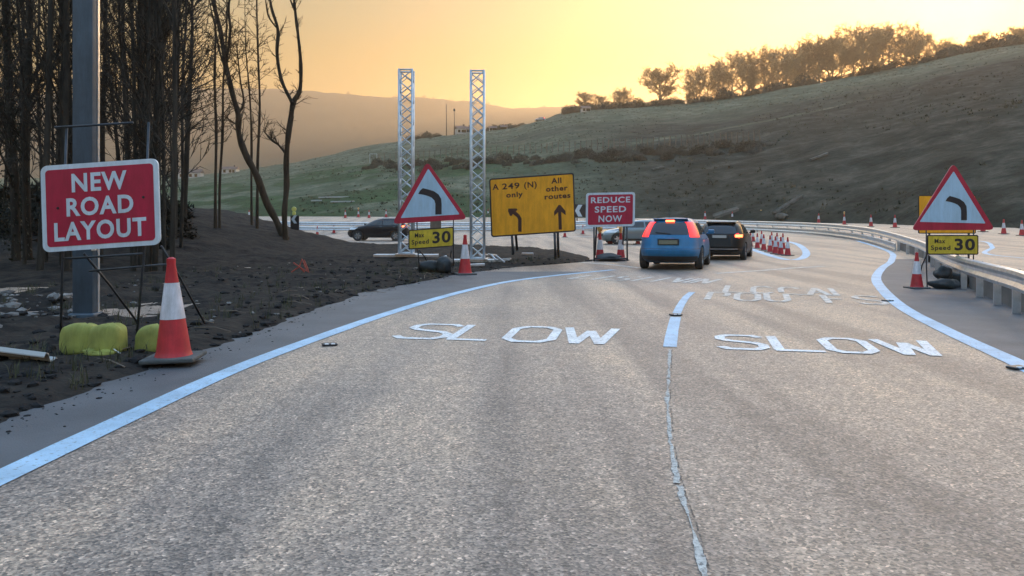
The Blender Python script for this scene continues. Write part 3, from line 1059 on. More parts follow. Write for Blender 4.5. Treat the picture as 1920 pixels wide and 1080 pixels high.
class Sign:
    """flat sign board laid out in pixels of the photograph and scaled by its distance"""
    def __init__(s, name, label, Y, ground_px, ground_z, centre, U, V, group=None, cat="road sign"):
        s.k = Y / FPX
        s.base = Vector(((ground_px - 960) * s.k, Y, ground_z))
        s.root = thing(name, s.base, label, cat, group)
        s.c, s.U, s.V = centre, U, V
    def loc(s, px, py, d=0.0):
        w_ = at(px, py, s.base.y)
        return Vector((w_.x - s.base.x, d, w_.z - s.base.z))
    def uv(s, u, v, d=0.0):
        """u, v in -1..1 on the board"""
        return s.loc(s.c[0] + s.U[0] * u + s.V[0] * v, s.c[1] + s.U[1] * u + s.V[1] * v, d)
    def rrect(s, name, m, inset, rad, d0, d1, parent=None):
        wpx, hpx = math.hypot(*s.U), math.hypot(*s.V)
        a, b = 1 - inset / wpx, 1 - inset / hpx
        pts = []
        for cx_, cy_, t0 in ((1, 1, 0), (-1, 1, 90), (-1, -1, 180), (1, -1, 270)):
            for q in range(7):
                t = R(t0 + q * 15)
                pts.append((cx_ * (a - rad / wpx) + math.cos(t) * rad / wpx, cy_ * (b - rad / hpx) + math.sin(t) * rad / hpx))
        mb = MB()
        n = len(pts)
        mb.add([s.uv(u, v_, d0) for u, v_ in pts] + [s.uv(u, v_, d1) for u, v_ in pts],
               [tuple(range(n)), tuple(range(2 * n - 1, n - 1, -1))] + [(i, n + i, n + (i + 1) % n, (i + 1) % n) for i in range(n)])
        return fix_normals(mb.build(name, m, parent or s.root))
    def poly(s, mb, pts, d0, d1):
        n = len(pts)
        mb.add([s.loc(a, b, d0) for a, b in pts] + [s.loc(a, b, d1) for a, b in pts],
               [tuple(range(n)), tuple(range(2 * n - 1, n - 1, -1))] + [(i, n + i, n + (i + 1) % n, (i + 1) % n) for i in range(n)])
    def text(s, mb, txt, u0, u1, v0, v1, d, bold=0.03):
        vs, fs, x0, x1, y0, y1 = text_geo(txt, bold)
        caps = text_geo("H", bold)
        c0, c1 = caps[4], caps[5]
        mb.add([s.uv(u0 + (p.x - x0) / (x1 - x0) * (u1 - u0), v0 + (p.y - c0) / (c1 - c0) * (v1 - v0), d) for p in vs], fs)
    def tube(s, name, pts, r, m=None, parent=None):
        mb = MB()
        mb.tube([s.loc(*p) for p in pts], r, 8)
        return mb.build(name, m or M['steel_dark'], parent or s.root, smooth=True)

def arrow_pts(cx_, cy_, path, w_, head):
    return path

# --- NEW ROAD LAYOUT
S = Sign("roadworks_sign", "big red new road layout sign on a steel frame in the mud", 8.5, 188, 0.03, (188, 385), (110, -7.5), (-2.5, -81))
pl = S.rrect("panel", M['white'], 0, 13, 0.0, 0.03)
S.rrect("red_face", M['red'], 9, 7, -0.004, 0.0005, pl)
mb = MB()
S.text(mb, "NEW", -.47, .47, .34, .77, -.008, .03)
S.text(mb, "ROAD", -.57, .57, -.21, .21, -.008, .03)
S.text(mb, "LAYOUT", -.79, .78, -.77, -.34, -.008, .03)
mb.build("lettering", M['white'], S.root)
mb = MB()
for u, v_ in ((-.72, .0), (.74, .12)):
    c = S.uv(u, v_, -.006)
    mb.lathe([(.013, -.004), (.015, 0), (.015, .004)], c=c, n=10, axis='y')
mb.build("bolt", M['black'], pl)
S.tube("leg", [(119, 238, .06), (112, 470, .06), (109, 655, .04)], .014)
S.tube("leg", [(274, 228, .06), (266, 470, .06), (250, 664, .04)], .014)
S.tube("leg", [(150, 476, .08), (160, 540, .5), (176, 628, 1.0)], .013)
S.tube("leg", [(296, 462, .08), (305, 520, .4), (322, 625, .9)], .013)
S.tube("crossbar", [(98, 238, .045), (160, 234.5, .045), (246, 229, .045)], .012)
S.tube("crossbar", [(110, 486, .06), (264, 476, .06)], .011)
S.tube("crossbar", [(152, 510, .16), (300, 497, .16)], .011)

# --- sandbags holding its legs
def sandbag(loc, size, label, seed, rz=0.0, lean=0.0):
    root = thing("sandbag", loc, label, "sandbag", "yellow sandbags on the sign frame", rz)
    bm = bmesh.new()
    bmesh.ops.create_cube(bm, size=2.0)
    bmesh.ops.subdivide_edges(bm, edges=bm.edges[:], cuts=14, use_grid_fill=True)
    off = Vector((seed * 3.1, seed * 1.7, 0))
    for v_ in bm.verts:
        c = v_.co.copy()
        n_ = 4.0
        l = (abs(c.x) ** n_ + abs(c.y) ** n_ + abs(c.z) ** n_) ** (1 / n_)
        c /= l
        fold = 0.10 * abs(mnoise.noise(Vector((c.x * 2.2, c.y * 1.5, c.z * 0.6)) + off)) + 0.02 * mnoise.noise(c * 4 + off)
        c *= 1 - fold
        crease = math.exp(-((c.x - 0.12 - .1 * c.z) / 0.07) ** 2) * 0.22 * (c.z + 1) / 2
        sag = 1 + 0.12 * (1 - c.z) * 0.5
        v_.co = Vector((c.x * size[0] * sag, c.y * size[1] * sag * (1 - crease), (c.z + 1) * size[2] * (1 - crease * .25) - abs(c.x) * size[2] * 0.08 + lean * c.x * size[2]))
    me = bpy.data.meshes.new("bag")
    bm.to_mesh(me)
    bm.free()
    me.materials.append(M['sandbag'])
    me.polygons.foreach_set('use_smooth', [True] * len(me.polygons))
    o = bpy.data.objects.new("bag", me)
    col.objects.link(o)
    o.parent = root
    return root
k = 8.2 / FPX
b1 = sandbag(Vector(((147 - 960) * k, 8.25, 0.02)), (.178, .12, .165), "plump yellow sandbag against the sign's first leg, beside the steel pole", 1, .05)
b2 = sandbag(Vector(((210 - 960) * k, 8.12, 0.02)), (.165, .12, .172), "creased yellow sandbag with torn foot, middle of the three", 4, -.12, .08)
mb = MB()
mb.blob((.04, -.12, .04), (.17, .08, .05), 9, .4, 3, 3)
mb.blob((-.10, -.13, .05), (.06, .06, .06), 5, .4, 2, 3)
mb.build("torn_foot", M['sandbag'], b2, smooth=True)
mb = MB()
mb.tube([(-.30, -.20, .0), (-.24, -.20, .03), (-.14, -.22, .03), (0, -.21, .012), (.12, -.19, .02)], .006, 6)
mb.tube([(.14, -.12, .10), (.24, -.14, .05), (.28, -.15, .03), (.25, -.18, .01), (.18, -.2, -.01)], .006, 6)
mb.build("tie_cord", M['cord'], b2, smooth=True)
sandbag(Vector(((280 - 960) * k, 8.32, 0.02)), (.17, .11, .155), "yellow sandbag half hidden behind the tall cone", 7, .1, .12)

# --- steel pole behind the sign
pz = hit(160, 612, Ts)
pr = thing("steel_pole", ((161 - 960) / FPX * 11.6, 11.6, 0.0), "thick grey steel pole rising behind the new road layout sign", "pole")
sharp(MB().box((0, 0, 4.6), (.295, .20, 9.2), bev=.02).build("shaft", M['pole'], pr))
MB().box((.153, .06, 4.5), (.012, .05, 9.0)).build("edge_strip", M['galv'], pr)  # thin pale steel strip down one side of the pole
MB().box((.17, -.10, 1.02), (.06, .05, .10), bev=.008).build("bracket", M['galv'], pr)
MB().box((0, 0, .03), (.38, .30, .08), bev=.02).build("base_plate", M['pole'], pr)

# --- fallen crash-barrier section at the verge
mb = MB()
a, b = at(-60, 662, 7.7), at(97, 688, 7.45)
a.z, b.z = .16, .10
prof = [(-.16, 0), (-.13, .05), (-.08, .055), (-.03, .0), (.03, .0), (.08, .055), (.13, .05), (.16, 0), (.16, -.012), (.13, .036), (.08, .04), (.03, -.015), (-.03, -.015), (-.08, .04), (-.13, .036), (-.16, -.012)]
n = len(prof)
vs = []
for i in range(9):
    q = a.lerp(b, i / 8)
    for u, h in prof:
        vs.append((q.x + h * .1, q.y + u * .75, q.z + h * .9 - u * .35))
fs = [(i * n + j, i * n + (j + 1) % n, (i + 1) * n + (j + 1) % n, (i + 1) * n + j) for i in range(8) for j in range(n)] + [tuple(range(n)), tuple(8 * n + j for j in range(n))]
o = mb.add(vs, fs).build("barrier_beam", M['whiteplate'])
tag(o, "pale loose barrier beam lying on the mud by the picture edge", "beam")
mb = MB()
mb.blob((a.x + .25, a.y, .04), (.14, .16, .08), 3, .3, 2)
mb.blob((b.x - .18, b.y, .03), (.12, .16, .06), 6, .3, 2)
tag(mb.build("support_stone", M['clod'], smooth=True), "dark lumps of earth propping the pale loose beam", "earth lump")

# --- triangle bend signs with 30 plates
def tri_sign(label, Y, gpx, gz, apex, bl, br, plate_c, plate_U, plate_V, legs, inner, bend, cat="road sign"):
    s = Sign("bend_sign", label, Y, gpx, gz, plate_c, plate_U, plate_V, cat=cat)
    def rounded(pts, rad):
        outp = []
        for i in range(3):
            p0, p1, p2 = (Vector(pts[i - 1]), Vector(pts[i]), Vector(pts[(i + 1) % 3]))
            d1, d2 = (p0 - p1).normalized(), (p2 - p1).normalized()
            A, B = p1 + d1 * rad * 1.7, p1 + d2 * rad * 1.7
            for q in range(7):
                t = q / 6
                outp.append(tuple((1 - t) ** 2 * A + 2 * t * (1 - t) * p1 + t * t * B))
        return outp
    mb = MB()
    s.poly(mb, rounded([apex, br, bl], 7), 0.0, .03)
    tr = fix_normals(mb.build("triangle", M['redtri'], s.root))
    mb = MB()
    s.poly(mb, rounded(inner, 1.5), -.004, .0005)
    fix_normals(mb.build("white_face", M['trianglewhite'], tr))
    mb = MB()
    s.poly(mb, bend, -.008, -.0035)
    fix_normals(mb.build("bend_symbol", M['black'], tr))
    pl_ = s.rrect("speed_plate", M['black'], 0, 3, -.03, 0.0)
    s.rrect("yellow_face", M['plateyellow'], 2.2, 2, -.034, -.0295, pl_)
    mb = MB()
    s.text(mb, "Max", -.72, -.30, .16, .62, -.038, .02)
    s.text(mb, "Speed", -.86, -.10, -.52, -.06, -.038, .02)
    s.text(mb, "30", .06, .86, -.55, .62, -.038, .03)
    mb.build("lettering", M['black'], pl_)
    for l in legs:
        s.tube("leg", l, .013 * (Y / 17))
    return s
def bendshape(x0, y0, sc_):
    """road-bend-to-the-side symbol in picture pixels: stem foot at x0, y0"""
    pts = [(-6.5, 0), (-6.5, -23), (-8.5, -30), (-14, -36), (-22, -40), (-32, -43), (-43, -45), (-39, -52), (-33, -57), (-22, -54), (-10, -50), (0, -43), (6, -33), (7, -22), (7, 0)]
    return [(x0 + a * sc_, y0 + b * sc_) for a, b in pts]
p = hit(815, 514, Es)
b0 = [(a, b - (a - 822) * .03) for a, b in bendshape(822, 402, .88)]
TS = tri_sign("red triangle bend sign with 30 plate before the first lattice tower", 20.8, 815, Es((815 - 960) * 20.8 / FPX, 20.8), (801, 302), (735, 420), (877, 411), (808.5, 446.5), (42.5, -3), (0, -18.5),
     [[(781, 400, .05), (783, 470, .05), (787, 512, .05)], [(850, 400, .05), (850, 500, .05)], [(786, 470, .05), (790, 480, .5), (795, 495, .9)], [(846, 470, .05), (842, 480, .5), (838, 492, .9)]],
     [(803, 316), (862, 402), (751, 409)], b0)
mbx = MB()
TS.poly(mbx, [(806.5, 405), (827, 404), (827, 432), (806.5, 433)], .004, .02)
fix_normals(mbx.build("mounting_plate", M['wood'], TS.root))
b1_ = bendshape(1807, 413, .80)
RS = tri_sign("red triangle bend sign with 30 plate beside the steel barrier", 16.6, 1775, 0.0, (1788, 305), (1709, 432), (1866, 431), (1785, 459), (48, 0), (0, -18.5),
     [[(1739, 425, .05), (1739.5, 500, .05), (1741, 541, .05)], [(1828, 425, .05), (1828, 478, .05), (1826, 538, .05)], [(1746, 470, .1), (1752, 500, .5), (1760, 528, .8)]],
     [(1788, 321), (1848, 419), (1724, 416)], b1_)

# ballast at their feet
def lump(name, loc, size, label, seed, m=None):
    mb = MB()
    mb.blob((0, 0, size[2] * .8), size, seed, .22, 3, 1.3)
    o = mb.build(name, m or M['ballast'], smooth=True)
    o.location = loc
    return tag(o, label, "ballast")
lump("ballast_sack", (at(1772, 530, 16.5).x, 16.5, 0.0), (.28, .22, .12), "black ballast sack on the foot of the triangle sign by the barrier", 3)
lump("ballast_sack", (at(1768, 515, 16.9).x, 16.9, 0.16), (.17, .16, .15), "black ballast sack stacked on another by the barrier", 6)
lump("ballast_sack", (at(1803, 530, 16.9).x, 17.0, 0.0), (.30, .22, .17), "black ballast sack tucked under the barrier's flared end", 8)
x_ = at(810, 500, 21.2).x
lump("ballast_sack", (x_, 21.2, Es(x_, 21.2)), (.42, .3, .15), "dark flat sack behind the triangle sign's leg in the mud", 12)
x_ = at(836, 500, 21.0).x
lump("ballast_sack", (x_, 21.0, Es(x_, 21.0)), (.22, .25, .24), "round dark sack standing between the triangle sign and the cone", 15)

# --- yellow route board
def gz_at(px, y):
    return Es((px - 960) * y / FPX, y)
S = Sign("route_sign", "yellow A 249 route board with two arrows on dark posts", 27.5, 1000, gz_at(1000, 27.5), (998.5, 384.5), (79.5, -5.5), (-2, -55))
pl = S.rrect("panel", M['black'], 0, 5, 0.0, .04)
S.rrect("yellow_face", M['yellow'], 2.6, 3, -.004, .0005, pl)
mb = MB()
S.text(mb, "A", -.93, -.78, .60, .80, -.008, .02)
S.text(mb, "249", -.70, -.29, .60, .80, -.008, .02)
S.text(mb, "(N)", -.18, .115, .60, .80, -.008, .02)
mb.build("lettering", M['brown'], S.root)
mb = MB()
S.text(mb, "only", -.61, -.22, .31, .49, -.008, .03)
mb.build("lettering", M['brown'], S.root)
mb = MB()
S.text(mb, "All", .46, .70, .68, .87, -.008, .03)
S.text(mb, "other", .33, .84, .42, .60, -.008, .03)
S.text(mb, "routes", .29, .90, .16, .34, -.008, .03)
mb.build("lettering", M['brown'], S.root)
mb = MB()
def upoly(pts):
    n_ = len(pts)
    mb.add([S.uv(u, v_, -.008) for u, v_ in pts] + [S.uv(u, v_, -.004) for u, v_ in pts], [tuple(range(n_)), tuple(range(2 * n_ - 1, n_ - 1, -1))])
S.poly(mb, [(971.5, 434.5), (978, 434.5), (978, 410), (974.5, 403), (966.8, 396.2), (970.5, 393.5), (968.5, 390.8), (953, 391), (952.6, 396), (956.5, 405), (960, 404.5), (961.5, 401), (969.5, 407.5), (971.5, 412)], -.008, -.004)
mb.build("arrow", M['brown'], S.root)
mb = MB()
upoly([(.595, -.90), (.67, -.90), (.67, -.30), (.77, -.42), (.77, -.28), (.655, -.06), (.61, -.06), (.50, -.28), (.50, -.42), (.595, -.30)])
mb.build("arrow", M['brown'], S.root)
for l in ([(960, 440, .05), (962, 478, .05)], [(967, 440, .05), (970, 470, .9)], [(1040, 436, .05), (1042, 488, .05)], [(1046, 436, .05), (1049, 484, .6)]):
    S.tube("leg", l, .045 if l[0][2] == .05 and len(l) == 2 else .03)
# --- reduce speed sign
S = Sign("roadworks_sign", "small red reduce speed now sign standing over two lamp cones", 27.4, 1145, 0.0, (1144.5, 393), (46, -1), (.5, -32))
pl = S.rrect("panel", M['white'], 0, 5, 0.0, .03)
S.rrect("red_face", M['red'], 4, 3, -.004, .0005, pl)
mb = MB()
S.text(mb, "REDUCE", -.80, .80, .40, .74, -.008, .022)
S.text(mb, "SPEED", -.64, .64, -.16, .20, -.008, .022)
S.text(mb, "NOW", -.48, .48, -.72, -.34, -.008, .022)
mb.build("lettering", M['white'], S.root)
for l in ([(1114, 420, .05), (1114.5, 490, .05)], [(1176, 420, .05), (1176.5, 489, .05)], [(1119, 420, .05), (1121, 480, .9)], [(1171, 420, .05), (1173, 480, .9)]):
    S.tube("leg", l, .03)
S.tube("crossbar", [(1114, 485, .05), (1176, 485, .05)], .03)
lump("ballast_sack", (at(1145, 486, 27.6).x, 27.7, 0.0), (.45, .28, .15), "dark sack between the two lamp cones under the red sign", 21)
# --- yellow board behind the triangle by the barrier
S = Sign("route_sign", "yellow board mostly hidden behind the triangle sign by the barrier", 24.0, 1770, Ts(13, 24), (1776, 402), (54, 0), (0, -36))
pl = S.rrect("panel", M['black'], 0, 3, 0.0, .03)
S.rrect("yellow_face", M['yellow'], 1.6, 2, -.004, .0005, pl)
S.tube("leg", [(1744, 430, .05), (1744, 492, .05)], .03)
S.tube("leg", [(1818, 430, .05), (1818, 492, .05)], .03)
# --- chevron post with lamp
S = Sign("chevron_marker", "black chevron marker post topped by a yellow lamp at the mound", 46.0, 553, Es((553 - 960) * 46 / FPX, 46.0), (552.5, 418), (8, 0), (0, -14))
S.rrect("panel", M['black'], 0, 1, 0, .06)
mb = MB()
S.poly(mb, [(546, 411), (551.5, 403.5), (557, 403.5), (552, 411), (557, 419), (551.5, 419)], -.006, .0005)
fix_normals(mb.build("chevron", M['white'], S.root))
mb = MB()
S.poly(mb, [(544.5, 432), (560.5, 432), (560.5, 447), (544.5, 447)], .0, .5)
fix_normals(mb.build("base", M['plastic'], S.root))
mb = MB()
c = S.loc(551, 396, .03)
mb.box(c + Vector((0, 0, -.12)), (.18, .16, .2), bev=.03)
mb.lathe([(.05, -.06), (.13, -.05), (.14, 0), (.13, .05), (.05, .06)], c=c + Vector((0, 0, .12)), n=16, axis='y')
sharp(mb.build("lamp", M['yellowlamp'], S.root))
# --- chevron board behind the yellow board
S = Sign("chevron_marker", "black and white chevron board between the yellow board and the red sign", 74.0, 1090, Ts(6.4, 74), (1092, 395), (15, 0), (0, -12))
S.rrect("panel", M['black'], 0, 1, 0, .06)
mb = MB()
S.poly(mb, [(1078, 395), (1084, 384), (1092, 384), (1086, 395), (1092, 406), (1084, 406)], -.008, .0005)
fix_normals(mb.build("chevron", M['white'], S.root))
S.tube("leg", [(1082, 405, .05), (1082, 414, .05)], .05)
S.tube("leg", [(1102, 405, .05), (1102, 414, .05)], .05)

# ------------------------------------------------------------------ lattice towers
def truss(px, Y, base_py, top_py, label):
    x0 = (px - 960) * Y / FPX
    gz_ = Es(x0, Y)
    root = thing("lattice_tower", (x0, Y, gz_), label, "lattice tower", "lattice gantry towers")
    H = CAMZ + (HZ - top_py) * Y / FPX - gz_
    hw = 12.2 * Y / FPX
    cs = [(-hw, -hw), (hw, -hw), (hw, hw), (-hw, hw)]
    for cx_, cy_ in cs:
        MB().tube([(cx_, cy_, .12), (cx_, cy_, H)], .038, 8).build("chord", M['truss'], root, smooth=True)
    mb = MB()
    nb = 17
    st = (H - .2) / nb
    for i in range(nb):
        for a_ in range(4):
            A, B = cs[a_], cs[(a_ + 1) % 4]
            z0, z1 = .15 + i * st, .15 + (i + 1) * st
            if (i + a_) % 2:
                A, B = B, A
            mb.tube([(*A, z0), (*B, z1)], .022, 6, cap=False)
            if a_ % 2 == 0:
                mb.tube([(*B, z0), ((A[0] + B[0]) / 2, (A[1] + B[1]) / 2, (z0 + z1) / 2)], .014, 6, cap=False)
    mb.build("lattice", M['truss'], root, smooth=True)
    for z_ in (.14, H - .03):
        mb = MB()
        for a_ in range(4):
            A, B = cs[a_], cs[(a_ + 1) % 4]
            mb.tube([(*A, z_), (*B, z_)], .03, 6)
        mb.build("end_frame", M['truss'], root, smooth=True)
    mb = MB()
    mb.box((0, 0, .10), (hw * 2 + .25, hw * 2 + .25, .04))
    mb.box((0, -.2, .05), (2.2, .12, .09), bev=.01)
    mb.box((0, .2, .05), (2.2, .12, .09), bev=.01)
    mb.build("outrigger_base", M['galv'], root)
    return root
truss(762, 27.6, 490, 131, "pale lattice tower behind the triangle bend sign")
truss(895.5, 27.2, 490, 133, "pale lattice tower beside the yellow route board")
def rod(name, a, b, r, label, m='galv', cat="steel bar"):
    mb = MB()
    mb.box((0, 0, 0), ((b - a).length, r * 2, r * 1.4), bev=r * .2)
    o = mb.build(name, M[m])
    o.location = (a + b) / 2
    o.rotation_euler = (b - a).to_track_quat('X', 'Z').to_euler()
    return tag(o, label, cat)
def gp(px, y, dz=.05):
    x = (px - 960) * y / FPX
    return Vector((x, y, Es(x, y) + dz))
rod("steel_bar", gp(878, 22.9, .06), gp(908, 23.1, .07), .05, "thick pale bar on the mud beside the tall kerb cone")
rod("steel_bar", gp(935, 25.0, .08), gp(958, 24.8, .16), .035, "pale bar lying in the mud below the yellow board")
rod("steel_bar", gp(930, 25.0, .2), gp(946, 24.6, .05), .025, "thin pale bar leaning across another below the yellow board")
rod("steel_bar", gp(978, 30.2, .05), gp(1000, 30.2, .05), .06, "short pale slab on the mud behind the yellow board's post")
mb = MB()
pts = [gp(826, 21.6, .02), gp(829, 21.6, .32), gp(836, 21.6, .38), gp(842, 21.6, .28), gp(845, 21.6, .02)]
tag(mb.tube(pts, .022, 8).build("steel_hoop", M['galv'], smooth=True), "bent pale steel hoop over the round dark sack", "steel hoop")
mb = MB()
pts = [gp(916, 25.4, .28), gp(922, 25.2, .24), gp(928, 25.0, .10), gp(933, 24.9, .06)]
tag(mb.tube(pts, .03, 8).build("steel_hoop", M['galv'], smooth=True), "bent pale pipe end in the mud by the second lattice tower", "pipe")

# orange net scrap on the mud
mb = MB()
c = hit(566, 512, Es)
pts = [Vector((-.20, 0, .02)), Vector((-.05, .0, .12)), Vector((.0, .02, .27)), Vector((.06, 0, .14)), Vector((.10, 0, .03)), Vector((.02, -.02, .08)), Vector((-.16, 0, .20)), Vector((-.05, 0, .12)), Vector((.05, 0, .02))]
mb.tube(pts, .012, 6)
mb.tube([p_ + Vector((.03, .03, -.02)) for p_ in pts[2:6]], .01, 6)
o = mb.build("net_scrap", M['net'])
o.location = c
o.scale = (1.3, 1.3, 1.3)
tag(o, "crumpled scrap of orange netting on the dark earth", "netting")

# road studs
stud_me = None
for a, b, lab in ((618, 648, "road stud just inside the solid edge line, near the new road layout sign"), (1267, 592, "road stud between the two painted lane dashes"), (1908, 692, "road stud at the edge line nearest the picture edge"), (1664, 565, "road stud inside the curving edge line by the barrier cone")):
    p = flat(a, b)
    root = thing("road_stud", (p.x, p.y, .004), lab, "road stud", "reflective road studs", .3)
    mb = MB()
    mb.box((0, 0, .012), (.17, .12, .024), bev=.01)
    mb.build("housing", M['steel_dark'], root)
    mb = MB()
    for sx_ in (-.035, .035):
        mb.box((sx_, -.045, .022), (.045, .03, .018), bev=.006)
    mb.build("reflector", M['lamphead'], root)

# ------------------------------------------------------------------ crash barrier round the roundabout
BAR = [(2060, 548, 8.6), (1920, 507, 11.4), (1862, 494, 13.3), (1801, 480, 16.4), (1760, 466, 21.0), (1720, 448.5, 29.0), (1640, 428.5, 41.0), (1570, 420.5, 50.0), (1500, 417, 58), (1380, 414, 69), (1240, 413, 76), (1130, 414.5, 79), (900, 417, 78), (740, 417, 76), (560, 416, 74), (430, 412, 74), (330, 405, 76)]
bp = [Vector((4.0, -7, .70)), Vector((4.9, 0, .70)), Vector((5.7, 5, .70))] + [at(*q) for q in BAR]
dense = []
for i in range(len(bp) - 1):
    p0, p1, p2, p3 = bp[max(i - 1, 0)], bp[i], bp[i + 1], bp[min(i + 2, len(bp) - 1)]
    n = max(3, int((p2 - p1).length / 0.8))
    for k in range(n):
        t = k / n
        dense.append(0.5 * ((2 * p1) + (p2 - p0) * t + (2 * p0 - 5 * p1 + 4 * p2 - p3) * t * t + (3 * p1 - p0 - 3 * p2 + p3) * t ** 3))
dense.append(bp[-1])
root = thing("crash_barrier", dense[0].xy.to_3d(), "long galvanised crash barrier curving from the picture edge round the roundabout", "barrier")
org = root.location.copy()
def barrier_rail(name, ztop, depth, face):
    prof = [(0, 0), (.045, -.02), (.06, -.07), (.02, -.13), (.02, -.18), (.06, -.24), (.045, -.29), (0, -.31), (-.02, -.31), (-.02, 0)]
    n = len(prof)
    mb = MB()
    vs = []
    for i, p in enumerate(dense):
        d = dense[min(i + 1, len(dense) - 1)] - dense[max(i - 1, 0)]
        nn = Vector((-d.y, d.x, 0)).normalized()          # towards the road
        for u, h in prof:
            q = p + nn * (u + face) - org
            vs.append((q.x, q.y, q.z + ztop + h * depth))
    fs = [(i * n + j, i * n + (j + 1) % n, (i + 1) * n + (j + 1) % n, (i + 1) * n + j) for i in range(len(dense) - 1) for j in range(n)]
    fs += [tuple(range(n)), tuple((len(dense) - 1) * n + j for j in range(n))]
    return fix_normals(mb.add(vs, fs).build(name, M['galv'], root))
barrier_rail("rail", 0.0, 1.0, 0.05)
far_ok = [i for i, p in enumerate(dense) if p.y > 34]
# lower rail where the barrier is two rails high
full = dense
dense = [full[i] for i in far_ok]
barrier_rail("rail", -0.42, 1.15, 0.05)
dense = full
# posts: each a part
run, last, npost = 0.0, -9, 0
for i in range(1, len(dense)):
    run += (dense[i] - dense[i - 1]).length
    gap = 0.9 if dense[i].y < 18 else 2.4
    if run - last >= gap and npost < 98:
        last = run
        npost += 1
        p = dense[i]
        d = (dense[i] - dense[i - 1])
        z0 = Ts(p.x, p.y) - .02
        mb = MB()
        h = p.z - .02 - z0
        mb.box((0, 0, h / 2), (.11, .008, h))
        mb.box((-.052, 0, h / 2), (.006, .06, h))
        mb.box((.052, 0, h / 2), (.006, .06, h))
        o = mb.build("post", M['galv'], root)
        o.location = Vector((p.x, p.y, z0)) - org + Vector((-d.y, d.x, 0)).normalized() * -.06
        o.rotation_euler = (0, 0, math.atan2(d.y, d.x) + R(90))
a_, b_ = hit(548, 399), hit(752, 398)
root = thing("crash_barrier", a_, "short straight far barrier along the back of the raised road behind the dark car", "barrier")
mb = MB()
d_ = (b_ - a_).normalized()
for zz_ in (.72, .42):
    mb.box((b_ - a_) / 2 + Vector((0, 0, zz_)), ((b_ - a_).length, .06, .22), rot=Matrix.Rotation(math.atan2(d_.y, d_.x), 3, 'Z'), bev=.02)
    mb.build("rail", M['galv'], root)
    mb = MB()
for k in range(9):
    q = (b_ - a_) * (k / 8)
    MB().box(q + Vector((0, .08, .36)), (.12, .10, .8)).build("post", M['galv'], root)
# low concrete edging behind the near posts
mb = MB()
vs = []
edge_pts = [p for p in dense if p.y < 36]
for i, p in enumerate(edge_pts):
    d = edge_pts[min(i + 1, len(edge_pts) - 1)] - edge_pts[max(i - 1, 0)]
    nn = Vector((-d.y, d.x, 0)).normalized()
    z0 = Ts(p.x, p.y)
    for u, h in ((-.30, -.03), (-.30, .30), (-.22, .32), (-.20, -.03)):
        q = p + nn * u
        vs.append((q.x, q.y, z0 + h))
n = 4
fs = [(i * n + j, i * n + j + 1, (i + 1) * n + j + 1, (i + 1) * n + j) for i in range(len(edge_pts) - 1) for j in range(3)]
o = fix_normals(mb.add(vs, fs).build("concrete_kerb", M['concrete']))
tag(o, "low pale concrete kerb running behind the near barrier posts", "kerb")

# ------------------------------------------------------------------ cars
class Body:
    def __init__(s, levels, n=4.2):
        s.l = levels
        s.n = n
        s.z = [a[0] for a in levels]
    def at(s, z):
        g = lambda k: float(np.interp(z, s.z, [a[k] for a in s.l]))
        yr_, yf_, w_ = g(1), g(2), g(3)
        return (yr_ + yf_) / 2, (yf_ - yr_) / 2, w_
    def pt(s, z, th, off=0.0):
        yc, L, w_ = s.at(z)
        c, q = math.cos(th), math.sin(th)
        e = 2 / s.n
        x, y = w_ * math.copysign(abs(c) ** e, c), yc + L * math.copysign(abs(q) ** e, q)
        if off:
            n_ = Vector((math.copysign(abs(c) ** (2 - e), c) / w_, math.copysign(abs(q) ** (2 - e), q) / L, 0)).normalized()
            # tilt outwards with the slope of the side
            z2 = z + .02
            yc2, L2, w2 = s.at(z2)
            p2 = Vector((w2 * math.copysign(abs(c) ** e, c), yc2 + L2 * math.copysign(abs(q) ** e, q), z2))
            t = (p2 - Vector((x, y, z)))
            n_ = (n_ - t * n_.dot(t) / max(t.length_squared, 1e-9)).normalized()
            return Vector((x, y, z)) + n_ * off
        return Vector((x, y, z))
    def th_rear(s, z, x):
        w_ = s.at(z)[2]
        c = min(1, abs(x) / w_) ** (s.n / 2)
        return -math.acos(c) if x >= 0 else -math.pi + math.acos(c)
    def th_front(s, z, x):
        return -s.th_rear(z, x)
    def th_side(s, z, y, side=1):
        yc, L, _ = s.at(z)
        q = math.copysign(min(1, abs(y - yc) / L) ** (s.n / 2), y - yc)
        t = math.asin(q)
        return t if side > 0 else math.pi - t
    def patch(s, rows, m, name, parent, off=.006, cols=10, thick=.0):
        """rows = [(z, th_a, th_b)]"""
        mb = MB()
        vs, fs = [], []
        for z, a, b in rows:
            for k in range(cols + 1):
                vs.append(s.pt(z, a + (b - a) * k / cols, off))
        c = cols + 1
        for i in range(len(rows) - 1):
            for k in range(cols):
                fs.append((i * c + k, i * c + k + 1, (i + 1) * c + k + 1, (i + 1) * c + k))
        return mb.add(vs, fs).build(name, m, parent, smooth=True)
    def mesh(s, name, m, parent, rings=64):
        mb = MB()
        vs, fs = [], []
        zs = []
        for a, b in zip(s.z[:-1], s.z[1:]):
            k = max(1, int((b - a) / .05))
            zs += [a + (b - a) * i / k for i in range(k)]
        zs.append(s.z[-1])
        # denser points round the corners
        ths = [2 * math.pi * k / rings for k in range(rings)]
        for z in zs:
            vs += [s.pt(z, t) for t in ths]
        for i in range(len(zs) - 1):
            for k in range(rings):
                fs.append((i * rings + k, i * rings + (k + 1) % rings, (i + 1) * rings + (k + 1) % rings, (i + 1) * rings + k))
        fs.append(tuple(range(rings - 1, -1, -1)))
        fs.append(tuple((len(zs) - 1) * rings + k for k in range(rings)))
        mb.add(vs, fs)
        return mb.build(name, m, parent, smooth=True)

